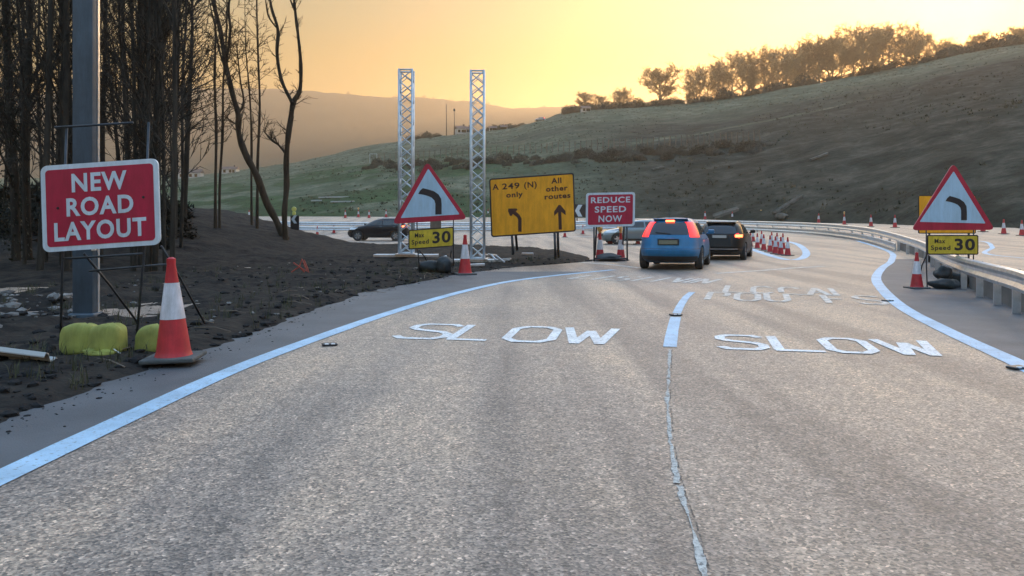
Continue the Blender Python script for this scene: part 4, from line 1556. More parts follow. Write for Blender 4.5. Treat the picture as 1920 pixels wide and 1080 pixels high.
def cut_arches(o, ys, r, zc, w_):
    mb = MB()
    for y in ys:
        for sgn in (-1, 1):
            x0, x1 = (w_ - .28, w_ + .3)
            mb.lathe([(r, x0 if sgn > 0 else -x1), (r, x1 if sgn > 0 else -x0)], c=(0, y, zc), n=32, axis='x')
    cutter = fix_normals(mb.build("cut", M['black']))
    md = o.modifiers.new("b", 'BOOLEAN')
    md.object = cutter
    md.operation = 'DIFFERENCE'
    md.solver = 'EXACT'
    par = o.parent
    o.parent = None
    bpy.context.view_layer.update()
    dg = bpy.context.evaluated_depsgraph_get()
    me = bpy.data.meshes.new_from_object(o.evaluated_get(dg))
    o.modifiers.clear()
    o.data = me
    o.parent = par
    bpy.data.objects.remove(cutter)
    me.polygons.foreach_set('use_smooth', [True] * len(me.polygons))
    try:
        me.set_sharp_from_angle(angle=R(40))
    except Exception:
        pass

def wheel(parent, x, y, r, w_, spokes=5):
    sgn = 1 if x > 0 else -1
    t = MB().lathe([(r * .62, -w_ / 2), (r * .92, -w_ / 2), (r, -w_ * .36), (r, w_ * .36), (r * .92, w_ / 2), (r * .62, w_ / 2)], n=32, axis='x', cap=False)
    t.lathe([(r * .62, w_ / 2), (r * .62, -w_ / 2)], n=32, axis='x', cap=False)
    wo = sharp(t.build("wheel", M['rubber'], parent))
    wo.location = (x, y, r)
    mb = MB()
    mb.lathe([(r * .61, sgn * w_ * .30), (r * .55, sgn * w_ * .40), (r * .50, sgn * w_ * .28), (r * .2, sgn * w_ * .24), (.001, sgn * w_ * .24)], n=32, axis='x', cap=False)
    rim = mb.build("rim", M['plastic'], wo, smooth=True)
    mb = MB()
    for k in range(spokes):
        a = 2 * math.pi * k / spokes
        d = Vector((0, math.cos(a), math.sin(a)))
        mb.box(d * r * .32 + Vector((sgn * w_ * .36, 0, 0)), (.03, .09 * r / .32, r * .56), rot=Matrix.Rotation(a - math.pi / 2, 3, 'X') @ Matrix.Identity(3), bev=.01)
    mb.lathe([(r * .15, sgn * w_ * .30), (r * .14, sgn * w_ * .42), (.001, sgn * w_ * .43)], n=16, axis='x', cap=False)
    mb.lathe([(r * .61, sgn * w_ * .34), (r * .57, sgn * w_ * .43), (r * .53, sgn * w_ * .36)], n=32, axis='x', cap=False)
    mb.build("spokes", M['chrome'], wo)
    return wo

HATCH = [(.20, -1.90, 1.95, .80), (.27, -2.05, 2.05, .86), (.36, -2.15, 2.12, .895), (.48, -2.20, 2.15, .91), (.58, -2.20, 2.13, .915), (.62, -2.15, 2.10, .917), (.72, -2.12, 2.04, .915), (.84, -2.07, 1.86, .90), (.93, -2.03, 1.45, .88), (.99, -1.99, 1.05, .85),
         (1.08, -1.92, .90, .815), (1.2, -1.82, .68, .755), (1.32, -1.70, .43, .69), (1.38, -1.62, .26, .645), (1.42, -1.53, .12, .60), (1.45, -1.42, -.02, .54), (1.475, -1.25, -.25, .44), (1.49, -1.05, -.5, .30), (1.495, -.95, -.62, .18)]
SUV = [(.22, -1.95, 2.0, .82), (.30, -2.12, 2.12, .88), (.42, -2.22, 2.2, .915), (.55, -2.25, 2.22, .93), (.66, -2.22, 2.18, .93), (.80, -2.19, 2.12, .93), (.92, -2.16, 1.95, .92), (1.02, -2.12, 1.5, .90), (1.08, -2.08, 1.08, .875),
       (1.18, -2.02, .88, .84), (1.3, -1.93, .62, .79), (1.42, -1.82, .36, .735), (1.50, -1.70, .12, .68), (1.545, -1.55, -.08, .62), (1.575, -1.3, -.35, .5), (1.585, -1.05, -.6, .3)]

def car(name, label, loc, rz, levels, paint, kind, cat="car"):
    root = thing(name, loc, label, cat, None, rz)
    B = Body(levels)
    body = B.mesh("body", paint, root)
    W = max(a[3] for a in levels)
    wr = .325 if levels is HATCH else .36
    ys = (-1.32, 1.30) if levels is HATCH else (-1.33, 1.36)
    cut_arches(body, ys, wr + .055, wr, W)
    for y in ys:
        for x in (-W + .13, W - .13):
            wheel(root, x, y, wr, .215, 5 if levels is HATCH else 6)
    zb = 1.0 if levels is HATCH else 1.10      # waistline
    zt = 1.355 if levels is HATCH else 1.475
    zz = [zb + (zt - zb) * k / 6 for k in range(7)]
    # rear window
    B.patch([(z, B.th_rear(z, -(.64 - .15 * (z - zb) / (zt - zb))), B.th_rear(z, .64 - .15 * (z - zb) / (zt - zb))) for z in zz], M['glass'], "rear_window", root, .004, 16)
    # windscreen
    B.patch([(z, B.th_front(z, .74 - .16 * (z - zb) / (zt - zb)), B.th_front(z, -(.74 - .16 * (z - zb) / (zt - zb)))) for z in zz], M['glass'], "windscreen", root, .004, 16)
    for sd_ in (1, -1):
        for y0f, y1f, nm in ((lambda z: -1.42 - (zt - z) * .5 if levels is HATCH else -1.5 - (zt - z) * .45, lambda z: -.42, "side_window"), (lambda z: -.34, lambda z: (.98 if levels is HATCH else 1.0) - (z - zb) * 1.75 - .13, "side_window")):
            B.patch([(z, B.th_side(z, y0f(z), sd_), B.th_side(z, y1f(z), sd_)) for z in zz[:-1] + [zt - .02]], M['glass'], nm, root, .004, 10)
        # mirrors
        mb = MB()
        mb.box((sd_ * (W + .06), .80, zb + .06), (.20, .10, .14), bev=.035)
        mb.box((sd_ * (W - .02), .82, zb + .01), (.12, .06, .05), bev=.01)
        sharp(mb.build("mirror", paint, root))
        # sill and door gaps
        zs_ = [.26, .30, .34]
        B.patch([(z, B.th_side(z, -.88, sd_), B.th_side(z, .86, sd_)) for z in zs_], M['plastic'], "sill", root, .006, 8)
        for yy in (-.40, .86):
            B.patch([(z, B.th_side(z, yy - .006, sd_), B.th_side(z, yy + .006, sd_)) for z in (.36, .6, .8, zb - .03)], M['black'], "door_gap", root, .003, 1)
        for yy in (-.28, -1.22):
            c = B.pt(zb - .13, B.th_side(zb - .13, yy, sd_), .02)
            MB().box(c, (.025, .17, .03), bev=.008).build("handle", paint if levels is HATCH else M['chrome'], root)
    # rear end
    if levels is HATCH:
        for sd_ in (1, -1):
            def thx(z, fx):
                w_ = B.at(z)[2]
                return B.th_rear(z, sd_ * w_ * fx)
            rows = []
            for k in range(9):
                z = .93 + (1.36 - .93) * k / 8
                inner = .935 - .02 * k / 8
                rows.append((z, thx(z, inner), B.th_side(z, B.at(z)[0] - B.at(z)[1] * (.955 if k < 8 else .97), sd_) if sd_ > 0 else B.th_side(z, B.at(z)[0] - B.at(z)[1] * (.955 if k < 8 else .97), -1)))
            if sd_ < 0:
                rows = [(z, a, b if b < math.pi else b - 2 * math.pi) for z, a, b in rows]
            o = B.patch(rows, M['taillit'], "tail_lamp", root, .010, 8)
        MB().box((0, -1.665, 1.395), (.26, .05, .04), rot=Matrix.Rotation(R(40), 3, 'X'), bev=.01).build("brake_lamp", M['brake'], root)
        mb = MB()
        mb.box((0, -1.52, 1.432), (.98, .22, .024), rot=Matrix.Rotation(R(-14), 3, 'X'), bev=.011)
        sharp(mb.build("spoiler", paint, root))
        mb = MB()
        z = .80
        mb.box((0, -2.125, .80), (.60, .05, .16), bev=.012)
        mb.build("plate_recess", M['plastic'], root)
        pl_ = MB().box((0, -2.155, .795), (.52, .012, .112)).build("number_plate", M['numplate'], root)
        MB().box((0, -2.135, .895), (.66, .05, .028), bev=.01).build("tailgate_trim", paint, root)
        # bumper crease and black lower bumper
        B.patch([(z, B.th_rear(z, -.80), B.th_rear(z, .80)) for z in (.455, .475, .49)], M['chrome'] if False else paint, "bumper_crease", root, .014, 20)
        B.patch([(z, B.th_rear(z, -.78), B.th_rear(z, .78)) for z in (.24, .30, .36, .40)], M['plastic'], "lower_bumper", root, .008, 20)
        B.patch([(z, B.th_rear(z, -.91 * .96), B.th_rear(z, .91 * .96)) for z in (.598, .61)], M['black'], "tailgate_gap", root, .003, 20)
        MB().tube([(.05, -1.985, 1.03), (-.38, -1.94, 1.07)], .012, 6).build("wiper", M['plastic'], root)
        mb = MB()
        mb.tube([(-.1, -.9, 1.50), (-.1, -1.0, 1.56), (-.1, -1.15, 1.64)], .006, 6)
        mb.build("aerial", M['plastic'], root)
    else:
        for sd_ in (1, -1):
            rows = []
            for k in range(7):
                z = .92 + (1.12 - .92) * k / 6
                w_ = B.at(z)[2]
                fr = .58 + .05 * abs(k - 3)
                b = B.th_side(z, B.at(z)[0] - B.at(z)[1] * .90, sd_)
                a = B.th_rear(z, sd_ * w_ * fr)
                if sd_ < 0 and b > math.pi:
                    b -= 2 * math.pi
                rows.append((z, a, b))
            B.patch(rows, M['taillit'], "tail_lamp", root, .012, 10)
            B.patch([(z, B.th_rear(z, sd_ * .56), B.th_rear(z, sd_ * .80)) for z in (.955, 1.0, 1.06)], M['brake'], "brake_lamp", root, .02, 4)
        MB().box((0, -2.17, .99), (.62, .04, .15), bev=.01).build("plate_recess", M['plastic'], root)
        MB().box((0, -2.195, .985), (.52, .012, .112)).build("number_plate", M['whiteplate'], root)
        B.patch([(z, B.th_rear(z, -.66), B.th_rear(z, .66)) for z in (.47, .485, .50)], M['chrome'], "bumper_trim", root, .012, 16)
        B.patch([(z, B.th_rear(z, -.78), B.th_rear(z, .78)) for z in (.25, .32, .40)], M['plastic'], "lower_bumper", root, .008, 16)
        MB().box((0, -1.66, 1.545), (1.1, .24, .03), rot=Matrix.Rotation(R(-10), 3, 'X'), bev=.012).build("spoiler", paint, root)
        for sd_ in (1, -1):
            MB().tube([(sd_ * .55, .0, 1.56), (sd_ * .57, -.2, 1.60), (sd_ * .58, -1.2, 1.605), (sd_ * .57, -1.4, 1.57)], .015, 6).build("roof_rail", M['chrome'], root)
    # front
    for sd_ in (1, -1):
        zl = (.70, .78, .84) if levels is HATCH else (.78, .86, .93)
        B.patch([(z, B.th_front(z, sd_ * .55), B.th_front(z, sd_ * .86)) for z in zl], M['lamphead'], "headlamp", root, .008, 8)
    zl = (.48, .56, .64)
    B.patch([(z, B.th_front(z, -.48), B.th_front(z, .48)) for z in zl], M['plastic'], "grille", root, .008, 8)
    return root

p = flat(1260, 507.5)
hd = R(-18)
ax = Vector((math.sin(R(18)), math.cos(R(18)), 0))
car("hatchback_car", "blue hatchback with lit brake lamp, seen from behind in the lane", Vector((4.41, 22.6, 0)) + ax * 2.15, hd, HATCH, M['blue'], 'hatch')
ax2 = Vector((math.sin(R(21)), math.cos(R(21)), 0))
c_ = car("family_car", "black car with glowing red tail lamp just ahead of the blue hatchback", Vector((7.22, 27.9, 0)) + ax2 * 2.2, R(-21), SUV, M['blackpaint'], 'suv')
c_.scale = (.92, .95, .86)
# dark car crossing on the roundabout, nose away from the towers
p = flat(722, 450)
car("family_car", "dark blue car crossing the roundabout behind the first lattice tower", Vector((p.x - .1, 56.6, 0)), R(90 - 4), SUV, M['navypaint'], 'suv')
car("hatchback_car", "grey car behind the red sign's legs, half hidden by the blue hatchback", Vector((at(1196, 450, 47).x, 48.2, 0)), R(90 + 8), HATCH, M['greypaint'], 'hatch')
p = hit(596, 404)
c_ = car("pale_van", "pale lilac vehicle parked on the raised road above the barrier", p + Vector((0, 1.2, 0)), R(75), SUV, M['palepaint'], 'suv', "vehicle")
c_.scale = (.62, .62, .72)

# ------------------------------------------------------------------ trees
def perp(d, rng_):
    a = d.orthogonal().normalized()
    b = d.cross(a)
    t = rng_.uniform(0, 2 * math.pi)
    return a * math.cos(t) + b * math.sin(t)

def limb(mb, p, d, length, r, rng_, segs=4, wob=.18, up=.06, n=5, tip=.25):
    pts, rad = [p.copy()], [r]
    q, dd = p.copy(), d.normalized()
    for k in range(segs):
        dd = (dd + perp(dd, rng_) * wob * rng_.random() + Vector((0, 0, up))).normalized()
        q = q + dd * length / segs
        pts.append(q.copy())
        rad.append(r * (1 - (1 - tip) * (k + 1) / segs))
    mb.tube(pts, rad, n, cap=False)
    return pts, rad, dd

def crown_tree(h, seed, spread=.5, low=.18, kids=(9, 7, 6, 5), rt=.018, shape='round', twig_r=.012, trunk_frac=.75):
    """bare broadleaf tree: returns (trunk MB, crown MB)"""
    r_ = random.Random(seed)
    tr, cr_ = MB(), MB()
    pts, rad, dd = limb(tr, Vector((0, 0, -.3)), Vector((r_.uniform(-.05, .05), r_.uniform(-.05, .05), 1)), h * trunk_frac, h * rt, r_, 8, .10, .12, 8, .35)
    def along(P, t):
        f_ = t * (len(P) - 1)
        i = min(int(f_), len(P) - 2)
        return P[i].lerp(P[i + 1], f_ - i)
    for i in range(kids[0]):
        t = low + (1 - low) * ((i + r_.random() * .6) / kids[0])
        p0 = along(pts, min(t, 1))
        ln = h * spread * (.55 + .6 * math.sin(math.pi * min(1, .25 + t * .65))) * r_.uniform(.65, 1)
        d0 = (perp(Vector((0, 0, 1)), r_) * 1.0 + Vector((0, 0, .55 + .7 * t))).normalized()
        P1, R1, _ = limb(cr_, p0, d0, ln, h * rt * .5 * (1.1 - .5 * t), r_, 5, .28, .10, 5)
        for j in range(kids[1]):
            t1 = .25 + .75 * (j + r_.random()) / kids[1]
            p1 = along(P1, min(1, t1))
            d1 = ((P1[-1] - P1[0]).normalized() * .7 + perp((P1[-1] - P1[0]).normalized(), r_) * .8 + Vector((0, 0, .2))).normalized()
            l1 = ln * .48 * r_.uniform(.6, 1)
            P2, R2, _ = limb(cr_, p1, d1, l1, h * rt * .17, r_, 3, .35, .08, 4)
            for k in range(kids[2]):
                p2 = along(P2, .2 + .8 * r_.random())
                d2 = ((P2[-1] - P2[0]).normalized() * .7 + perp((P2[-1] - P2[0]).normalized(), r_) * .9).normalized()
                l2 = l1 * .5 * r_.uniform(.5, 1)
                P3, R3, _ = limb(cr_, p2, d2, l2, twig_r * 1.4, r_, 2, .4, .05, 3, .5)
                for q in range(kids[3]):
                    p3 = along(P3, r_.random())
                    d3 = ((P3[-1] - P3[0]).normalized() * .6 + perp((P3[-1] - P3[0]).normalized(), r_)).normalized()
                    e = p3 + d3 * l2 * .55 * r_.uniform(.5, 1)
                    s_ = d3.orthogonal().normalized() * twig_r
                    cr_.add([p3 - s_, p3 + s_, e], [(0, 1, 2)])
    return tr, cr_

# woodland on the crest
lone = []
for i in range(3):
    tr, cr_ = crown_tree(16, 160 + i, .56, .10, (22, 10, 8, 6), .024, twig_r=.06)
    lone.append((tr.mesh('trunk', M['crestbark'], True), cr_.mesh('crown', M['crestbark'], False)))
crest = []
for i in range(6):
    h = 16
    tr, cr_ = crown_tree(h, 100 + i, .50, .05, (18, 9, 8, 6), .017, twig_r=.034)
    crest.append((tr.mesh("trunk", M['crestbark'], True), cr_.mesh("crown", M['crestbark'], False)))
def place_tree(name, protos, i, loc, s, rz, label, cat, group, sz=None):
    root = thing(name, loc, label, cat, group, rz)
    root.scale = (s, s, sz or s)
    for nm, me in zip(("trunk", "crown", "ivy"), protos[i % len(protos)]):
        if me:
            o = bpy.data.objects.new(nm, me)
            col.objects.link(o)
            o.parent = root
    return root
def crest_pt(px, back=0.0):
    y = YC + back
    x = (px - 960) / FPX * y
    return Vector((x, y, Gs(x, y)))
rt_ = random.Random(21)
# lone trees along the lower crest, then the long wood
LONE = [(1098, 176, "small bare tree first on the ridge beyond the yellow board"), (1128, 182, "low bare tree second along the ridge"), (1168, 170, "bare tree standing alone on the ridge before the big round tree"), (1238, 132, "large round bare tree alone on the ridge"), (1292, 176, "low bushy tree at the lower end of the ridge wood")]
for i, (px, py, lab) in enumerate(LONE):
    p = crest_pt(px)
    top = CAMZ + (HZ - py) * YC / FPX
    hh = max(4, top - p.z)
    place_tree("bare_tree", lone, i, p, hh / 15.5 * (1.35 if i == 3 else 1.5), i * 1.3, lab, "tree", "trees on the ridge", hh / 15.5)
wood_px = list(range(1302, 1772, 52)) + [1308, 1328, 1350, 1372, 1392, 1412, 1432, 1455, 1474, 1494, 1515, 1536, 1555, 1578, 1598, 1618, 1636, 1658, 1676, 1700, 1716, 1736, 1754, 1772]
TOP_PX = [1300, 1340, 1380, 1440, 1480, 1540, 1600, 1640, 1700, 1750, 1775]
TOP_PY = [132, 124, 100, 96, 84, 78, 60, 52, 56, 58, 78]
for i, px in enumerate(wood_px):
    p = crest_pt(px, rt_.uniform(-4, 10))
    top = CAMZ + (HZ - np.interp(px, TOP_PX, TOP_PY) + rt_.uniform(-14, 7)) * YC / FPX
    hh = top - p.z
    place_tree("bare_tree", crest, rt_.randrange(6), p, hh / 15.5 * rt_.uniform(.95, 1.35), rt_.uniform(0, 6), "glowing bare tree in the long wood along the ridge under the sun", "tree", "trees of the ridge wood", hh / 15.5)
for i, px in enumerate((1788, 1803, 1822, 1838, 1858, 1876, 1893, 1910, 1928)):
    hh = (5.5, 3.5, 4.5, 6.5, 4, 3.5, 5, 7, 6)[i]
    place_tree("bare_tree", lone, i, crest_pt(px, 1), hh / 15.5 * 1.5, i, "low hazy bare tree on the hilltop in the glare past the ridge wood", "tree", "trees on the hilltop", hh / 15.5)
# undergrowth of the ridge wood and scrub down the slope
scrubs = []
for i in range(4):
    r_ = random.Random(300 + i)
    mb = MB()
    for k in range(900):
        a, b = r_.uniform(0, 6.28), r_.random() ** .5
        p0 = Vector((math.cos(a) * b * 1.2, math.sin(a) * b * 1.0, r_.random() ** 1.4 * (1.25 - .6 * b * b) * (1 + .35 * mnoise.noise(Vector((math.cos(a) * b * 2, math.sin(a) * b * 2, i * 5))))))
        d = Vector((r_.gauss(0, .5), r_.gauss(0, .5), r_.gauss(.5, .5))).normalized()
        s_ = d.orthogonal().normalized() * .05
        e = p0 + d * r_.uniform(.12, .34)
        mb.add([p0 - s_, p0 + s_, e], [(0, 1, 2)])
    scrubs.append(mb.mesh("bush", M['scrub']))
M['underwood'] = mat("undergrowth_twig", (0.034, 0.034, 0.028), 0.95, color2=(0.014, 0.016, 0.014), scale=2, spec=.1)
scrubs_dark = []
for me in scrubs:
    me = me.copy()
    me.materials.clear()
    me.materials.append(M['underwood'])
    scrubs_dark.append(me)
def bush(px, y, s, label, group, zf=1.0, m=None):
    x = (px - 960) / FPX * y
    o = bpy.data.objects.new("scrub_bush", scrubs[rt_.randrange(4)])
    col.objects.link(o)
    o.location = (x, y, Gs(x, y) - .2)
    o.scale = (s * rt_.uniform(.9, 1.4), s, s * zf * rt_.uniform(.75, 1.2))
    o.rotation_euler = (0, 0, rt_.uniform(0, 6))
    return tag(o, label, "bush", group)
for i in range(34):
    bush(1300 + i * 14.5 + rt_.uniform(-6, 6), YC - rt_.uniform(0, 5), rt_.uniform(1.5, 3.4), "dark scrub bush at the foot of the ridge wood", "scrub under the ridge wood")
for i in range(26):
    bush(1062 + i * 8.5 + rt_.uniform(-3, 3), YC - rt_.uniform(-1, 6), rt_.uniform(1.6, 2.9), "dark scrub bush in the hedge below the lone ridge trees", "scrub below the ridge trees")
for i in range(16):
    bush(1785 + i * 11 + rt_.uniform(-3, 3), YC + rt_.uniform(-1, 3), rt_.uniform(1.8, 4.2), "dark bush on the hilltop under the sun glare", "bushes on the hilltop")
for i in range(9):
    bush(880 + i * 12 + rt_.uniform(-3, 3), YC, rt_.uniform(1.0, 2.0), "dark hedge bush by the distant white houses", "bushes by the houses")
for i in range(6):
    bush(770 + i * 10, YC - 2, rt_.uniform(1.2, 2.0), "dark bush on the skyline beyond the first lattice tower", "bushes beyond the tower")
for i in range(110):
    px = 690 + i * 6.8 + rt_.uniform(-5, 5)
    be = float(back_edge(px))
    q_ = hit(px, float(np.interp(px, [690, 1000, 1300, 1430], [316, 304, 288, 278])) + rt_.uniform(-9, 9), Gs, 60)
    bush(px, q_.y, rt_.uniform(.6, 1.35), "low scrub bush in the dark band across the hillside", "scrub across the hillside", 1.0)

# rough grass on the bank and slope: nobody could count it
def tufts(n, seed, size, pxr, pyr, bias=1.0):
    r = random.Random(seed)
    mb = MB()
    k = 0
    while k < n:
        px, be = r.uniform(*pxr), 0
        be = float(back_edge(px))
        y = be + 2 + (YC - be - 3) * r.random() ** bias
        x = (px - 960) / FPX * y
        if mnoise.noise(Vector((x * .03, y * .03, seed))) + .35 * mnoise.noise(Vector((x * .13, y * .13, seed))) < r.uniform(-.25, .2):
            continue
        k += 1
        z = Gs(x, y) - .05
        s0 = r.uniform(*size)
        for q in range(5):
            a = r.uniform(0, 6.28)
            b = Vector((x + r.gauss(0, s0 * .5), y + r.gauss(0, s0 * .5), z))
            d = Vector((math.cos(a), math.sin(a), 0))
            mb.add([b - d * s0 * .28, b + d * s0 * .28, b + Vector((r.gauss(0, .25) * s0, r.gauss(0, .25) * s0, s0 * r.uniform(.5, 1)))], [(0, 1, 2)])
    return mb
M['tuft_dark'] = mat("tuft_dark", (0.056, 0.058, 0.038), 0.95, color2=(0.032, 0.035, 0.024), scale=.3, spec=.05)
M['tuft_pale'] = mat("tuft_pale", (0.13, 0.125, 0.085), 0.95, color2=(0.075, 0.08, 0.052), scale=.3, spec=.05)
stuff(tufts(3000, 5, (.15, .45), (560, 2050), None, 1.3).build("rough_grass", M['tuft_dark']), "dark rough grass and weeds over the bank and hillside", "grass")
stuff(tufts(3600, 9, (.16, .45), (420, 2050), None, .8).build("pale_grass", M['tuft_pale']), "pale winter grass tufts over the hillside", "grass")

# hillside fence
root = thing("wire_fence", (0, 0, 0), "thin post fence running across the hillside below the ridge", "fence")
pp = []
for i in range(70):
    px = 700 + i * 10.5
    q_ = hit(px, float(np.interp(px, [690, 1000, 1430], [304, 288, 266])), Gs, 60)
    x, y = q_.x, q_.y
    pp.append(Vector((x, y, Gs(x, y))))
for p in pp:
    o = MB().box((0, 0, .9), (.16, .16, 2.3)).build("post", M['wood'], root)
    o.location = p
mb = MB()
for hgt in (.7, 1.3, 1.9):
    for a, b in zip(pp[:-1], pp[1:]):
        mb.tube([a + Vector((0, 0, hgt)), b + Vector((0, 0, hgt))], .018, 3, cap=False)
mb.build("wire", M['steel_dark'], root)

# far trees along the far hill's skyline
for i, px in enumerate([652, 676, 702, 716, 738, 760, 796, 812, 846, 868, 916, 930, 990, 1020]):
    y = YF - 6
    x = (px - 960) / FPX * y
    place_tree("bare_tree", crest, i, (x, y, Gs(x, y) - 2), rt_.uniform(.35, .6) * 1.3, i * .7, "tiny hazy tree on the skyline of the far hill", "tree", "trees on the far skyline", rt_.uniform(.2, .4))

# ------------------------------------------------------------------ the wood beside the road
forest = []
for i in range(8):
    r_ = random.Random(500 + i)
    tr, cr_, iv = MB(), MB(), MB()
    H = 15.0
    r0 = (.12, .08, .10, .06, .05, .13, .075, .055)[i]
    pts, rad, _ = limb(tr, Vector((0, 0, -.5)), Vector((r_.uniform(-.04, .04), r_.uniform(-.04, .04), 1)), H, r0, r_, 12, .07, .10, 7, .3)
    nb = 30
    for k in range(nb):
        t = .14 + .84 * (k + r_.random()) / nb
        f_ = t * 12
        j = min(int(f_), 11)
        p0 = pts[j].lerp(pts[j + 1], f_ - j)
        d0 = (perp(Vector((0, 0, 1)), r_) + Vector((0, 0, r_.uniform(.7, 1.6)))).normalized()
        ln = r_.uniform(1.0, 2.8) * (1.1 - .35 * t)
        P1, R1, _ = limb(cr_, p0, d0, ln, r0 * .26, r_, 4, .25, .10, 4)
        for q in range(6):
            ff = r_.uniform(.8, 3.9)
            jj = min(int(ff), 3)
            p1 = P1[jj].lerp(P1[jj + 1], ff - jj)
            d1 = (d0 + perp(d0, r_) * .8 + Vector((0, 0, .3))).normalized()
            P2, R2, _ = limb(cr_, p1, d1, ln * .45 * r_.uniform(.5, 1.1), .014, r_, 2, .3, .06, 3, .5)
            for u in range(3):
                p3 = P2[0].lerp(P2[-1], r_.random())
                d3 = (d1 + perp(d1, r_) * .9).normalized()
                s_ = d3.orthogonal().normalized() * .010
                cr_.add([p3 - s_, p3 + s_, p3 + d3 * r_.uniform(.2, .5)], [(0, 1, 2)])
    ivm = None
    if i in (0, 5):
        top = r_.uniform(5, 9)
        for k in range(1300):
            z = r_.random() ** .9 * top
            j = min(int(max(z, 0) / H * 12), 11)
            cpt = pts[j].lerp(pts[j + 1], max(0, z / H * 12 - j))
            a = r_.uniform(0, 6.28)
            rr = (r0 + .04 + .22 * r_.random() ** 1.5) * (1 + .7 * mnoise.noise(Vector((math.cos(a), math.sin(a), z * .9 + i * 9)))) * (1.15 - .5 * z / top)
            c = cpt + Vector((math.cos(a) * rr, math.sin(a) * rr, 0))
            u = Vector((r_.gauss(0, 1), r_.gauss(0, 1), r_.gauss(0, 1))).normalized()
            v_ = u.orthogonal().normalized()
            s_ = r_.uniform(.02, .055)
            iv.add([c - u * s_, c + v_ * s_ * .7, c + u * s_, c - v_ * s_ * .7], [(0, 1, 2, 3)])
        ivm = iv.mesh("ivy", M['ivy'])
    forest.append((tr.mesh("trunk", M['bark'], True), cr_.mesh("crown", M['bark']), ivm))
rf = random.Random(77)
cnt = 0
spots = []
for k in range(68):
    y = 19 + 28 * rf.random() ** 1.15
    px = -70 + 430 * rf.random() ** .95 + (0 if y > 24 else -20)
    if px > 345 and rf.random() < .6:
        continue
    if abs(px - 160) < 30 and y < 22:
        continue
    spots.append((px, y))
for px, y in spots:
    x = (px - 960) / FPX * y
    s = rf.uniform(.8, 1.25)
    if px < 200:
        i = rf.choice([0, 1, 2, 5, 6, 3, 2, 3, 7])
    else:
        i = rf.choice([1, 2, 3, 4, 6, 7, 3, 4])
    place_tree("woodland_tree", forest, i, (x, y, Es(x, y) - .05), s, rf.uniform(0, 6.3), "tall dark bare tree packed in the dense wood behind the steel pole", "tree", "trees of the roadside wood", rf.uniform(.85, 1.3))

for k in range(46):
    y = rf.uniform(27, 50)
    px = rf.uniform(-90, 325)
    x = (px - 960) / FPX * y
    o = bpy.data.objects.new("scrub_bush", scrubs_dark[k % 4])
    col.objects.link(o)
    o.location = (x, y, Es(x, y) - .15)
    o.scale = (rf.uniform(.8, 1.7), rf.uniform(.8, 1.3), rf.uniform(.5, 1.25))
    o.rotation_euler = (0, 0, rf.uniform(0, 6))
    tag(o, "dark tangled undergrowth bush between the trunks of the roadside wood", "bush", "undergrowth of the roadside wood")

def px_tree(name, label, Y, base_y_off, stems, twigs, seed, m='barkwarm', tw_len=(.5, 1.5), n_tw=40):
    """tree whose stems were read off the photograph as pixel paths at one distance, given real girth and some depth"""
    r_ = random.Random(seed)
    b = stems[0][0]
    x0 = (b[0] - 960) * Y / FPX
    root = thing(name, (x0, Y, Es(x0, Y) - .08), label, "tree")
    z_shift = 0
    tr, cr_ = MB(), MB()
    for si, st in enumerate(stems):
        P = [at(a, c, Y) - root.location for a, c, _ in st]
        if si == 0:
            P[0].z = min(P[0].z, 0.0) - .05
        for q in P:
            q.y += (.25 * mnoise.noise(Vector((q.z * .5, si * 3, seed)))) * (1 if si else min(1, max(0, q.z)))
        rad = [w_ * Y / FPX / 2 for _, _, w_ in st]
        # smooth the path
        D, RR = [], []
        for i in range(len(P) - 1):
            p0, p1, p2, p3 = P[max(i - 1, 0)], P[i], P[i + 1], P[min(i + 2, len(P) - 1)]
            for k in range(5):
                t = k / 5
                D.append(0.5 * ((2 * p1) + (p2 - p0) * t + (2 * p0 - 5 * p1 + 4 * p2 - p3) * t * t + (3 * p1 - p0 - 3 * p2 + p3) * t ** 3))
                RR.append((rad[i] * (1 - t) + rad[i + 1] * t) * (1 + .28 * mnoise.noise(Vector((si * 5, seed, i + t * 1.0)) * 1.7)))
        D.append(P[-1])
        RR.append(rad[-1])
        tr.tube(D, RR, 9)
        for k in range(n_tw if si < 3 else n_tw // 3):
            i = r_.randrange(int(len(D) * (.35 if si == 0 else .1)), len(D))
            d0 = (perp(Vector((0, 0, 1)), r_) + Vector((0, 0, r_.uniform(.3, 1.3)))).normalized()
            ln = r_.uniform(*tw_len)
            P1, R1, _ = limb(cr_, D[i], d0, ln, max(.016, RR[i] * .26), r_, 4, .3, .08, 4)
            for q in range(5):
                ff = r_.uniform(.5, 3.9)
                jj = min(int(ff), 3)
                p1 = P1[jj].lerp(P1[jj + 1], ff - jj)
                d1 = (d0 + perp(d0, r_) * .8).normalized()
                limb(cr_, p1, d1, ln * .4 * r_.uniform(.5, 1.2), .013, r_, 2, .3, .05, 3, .5)
    tr.build("trunk", M[m], root, smooth=True)
    cr_.build("crown", M[m], root)
    return root
px_tree("leaning_tree", "bare tree whose wavy trunk leans over towards the dense wood", 38.0, 0,
        [[(536, 446, 15), (515, 410, 14), (499, 378, 13), (482, 330, 13), (460, 288, 12), (448, 250, 11), (447, 215, 10), (436, 180, 10), (424, 120, 9), (414, 60, 8), (400, 10, 7), (385, -60, 5), (380, -140, 3)],
         [(424, 120, 5), (432, 60, 4), (428, 10, 4), (440, -60, 2)], [(447, 215, 5), (456, 190, 4), (450, 150, 3), (444, 90, 2)], [(430, 150, 5), (412, 100, 4), (405, 60, 3), (392, 0, 2)]], 0, 3, n_tw=38, tw_len=(.4, 1.7))
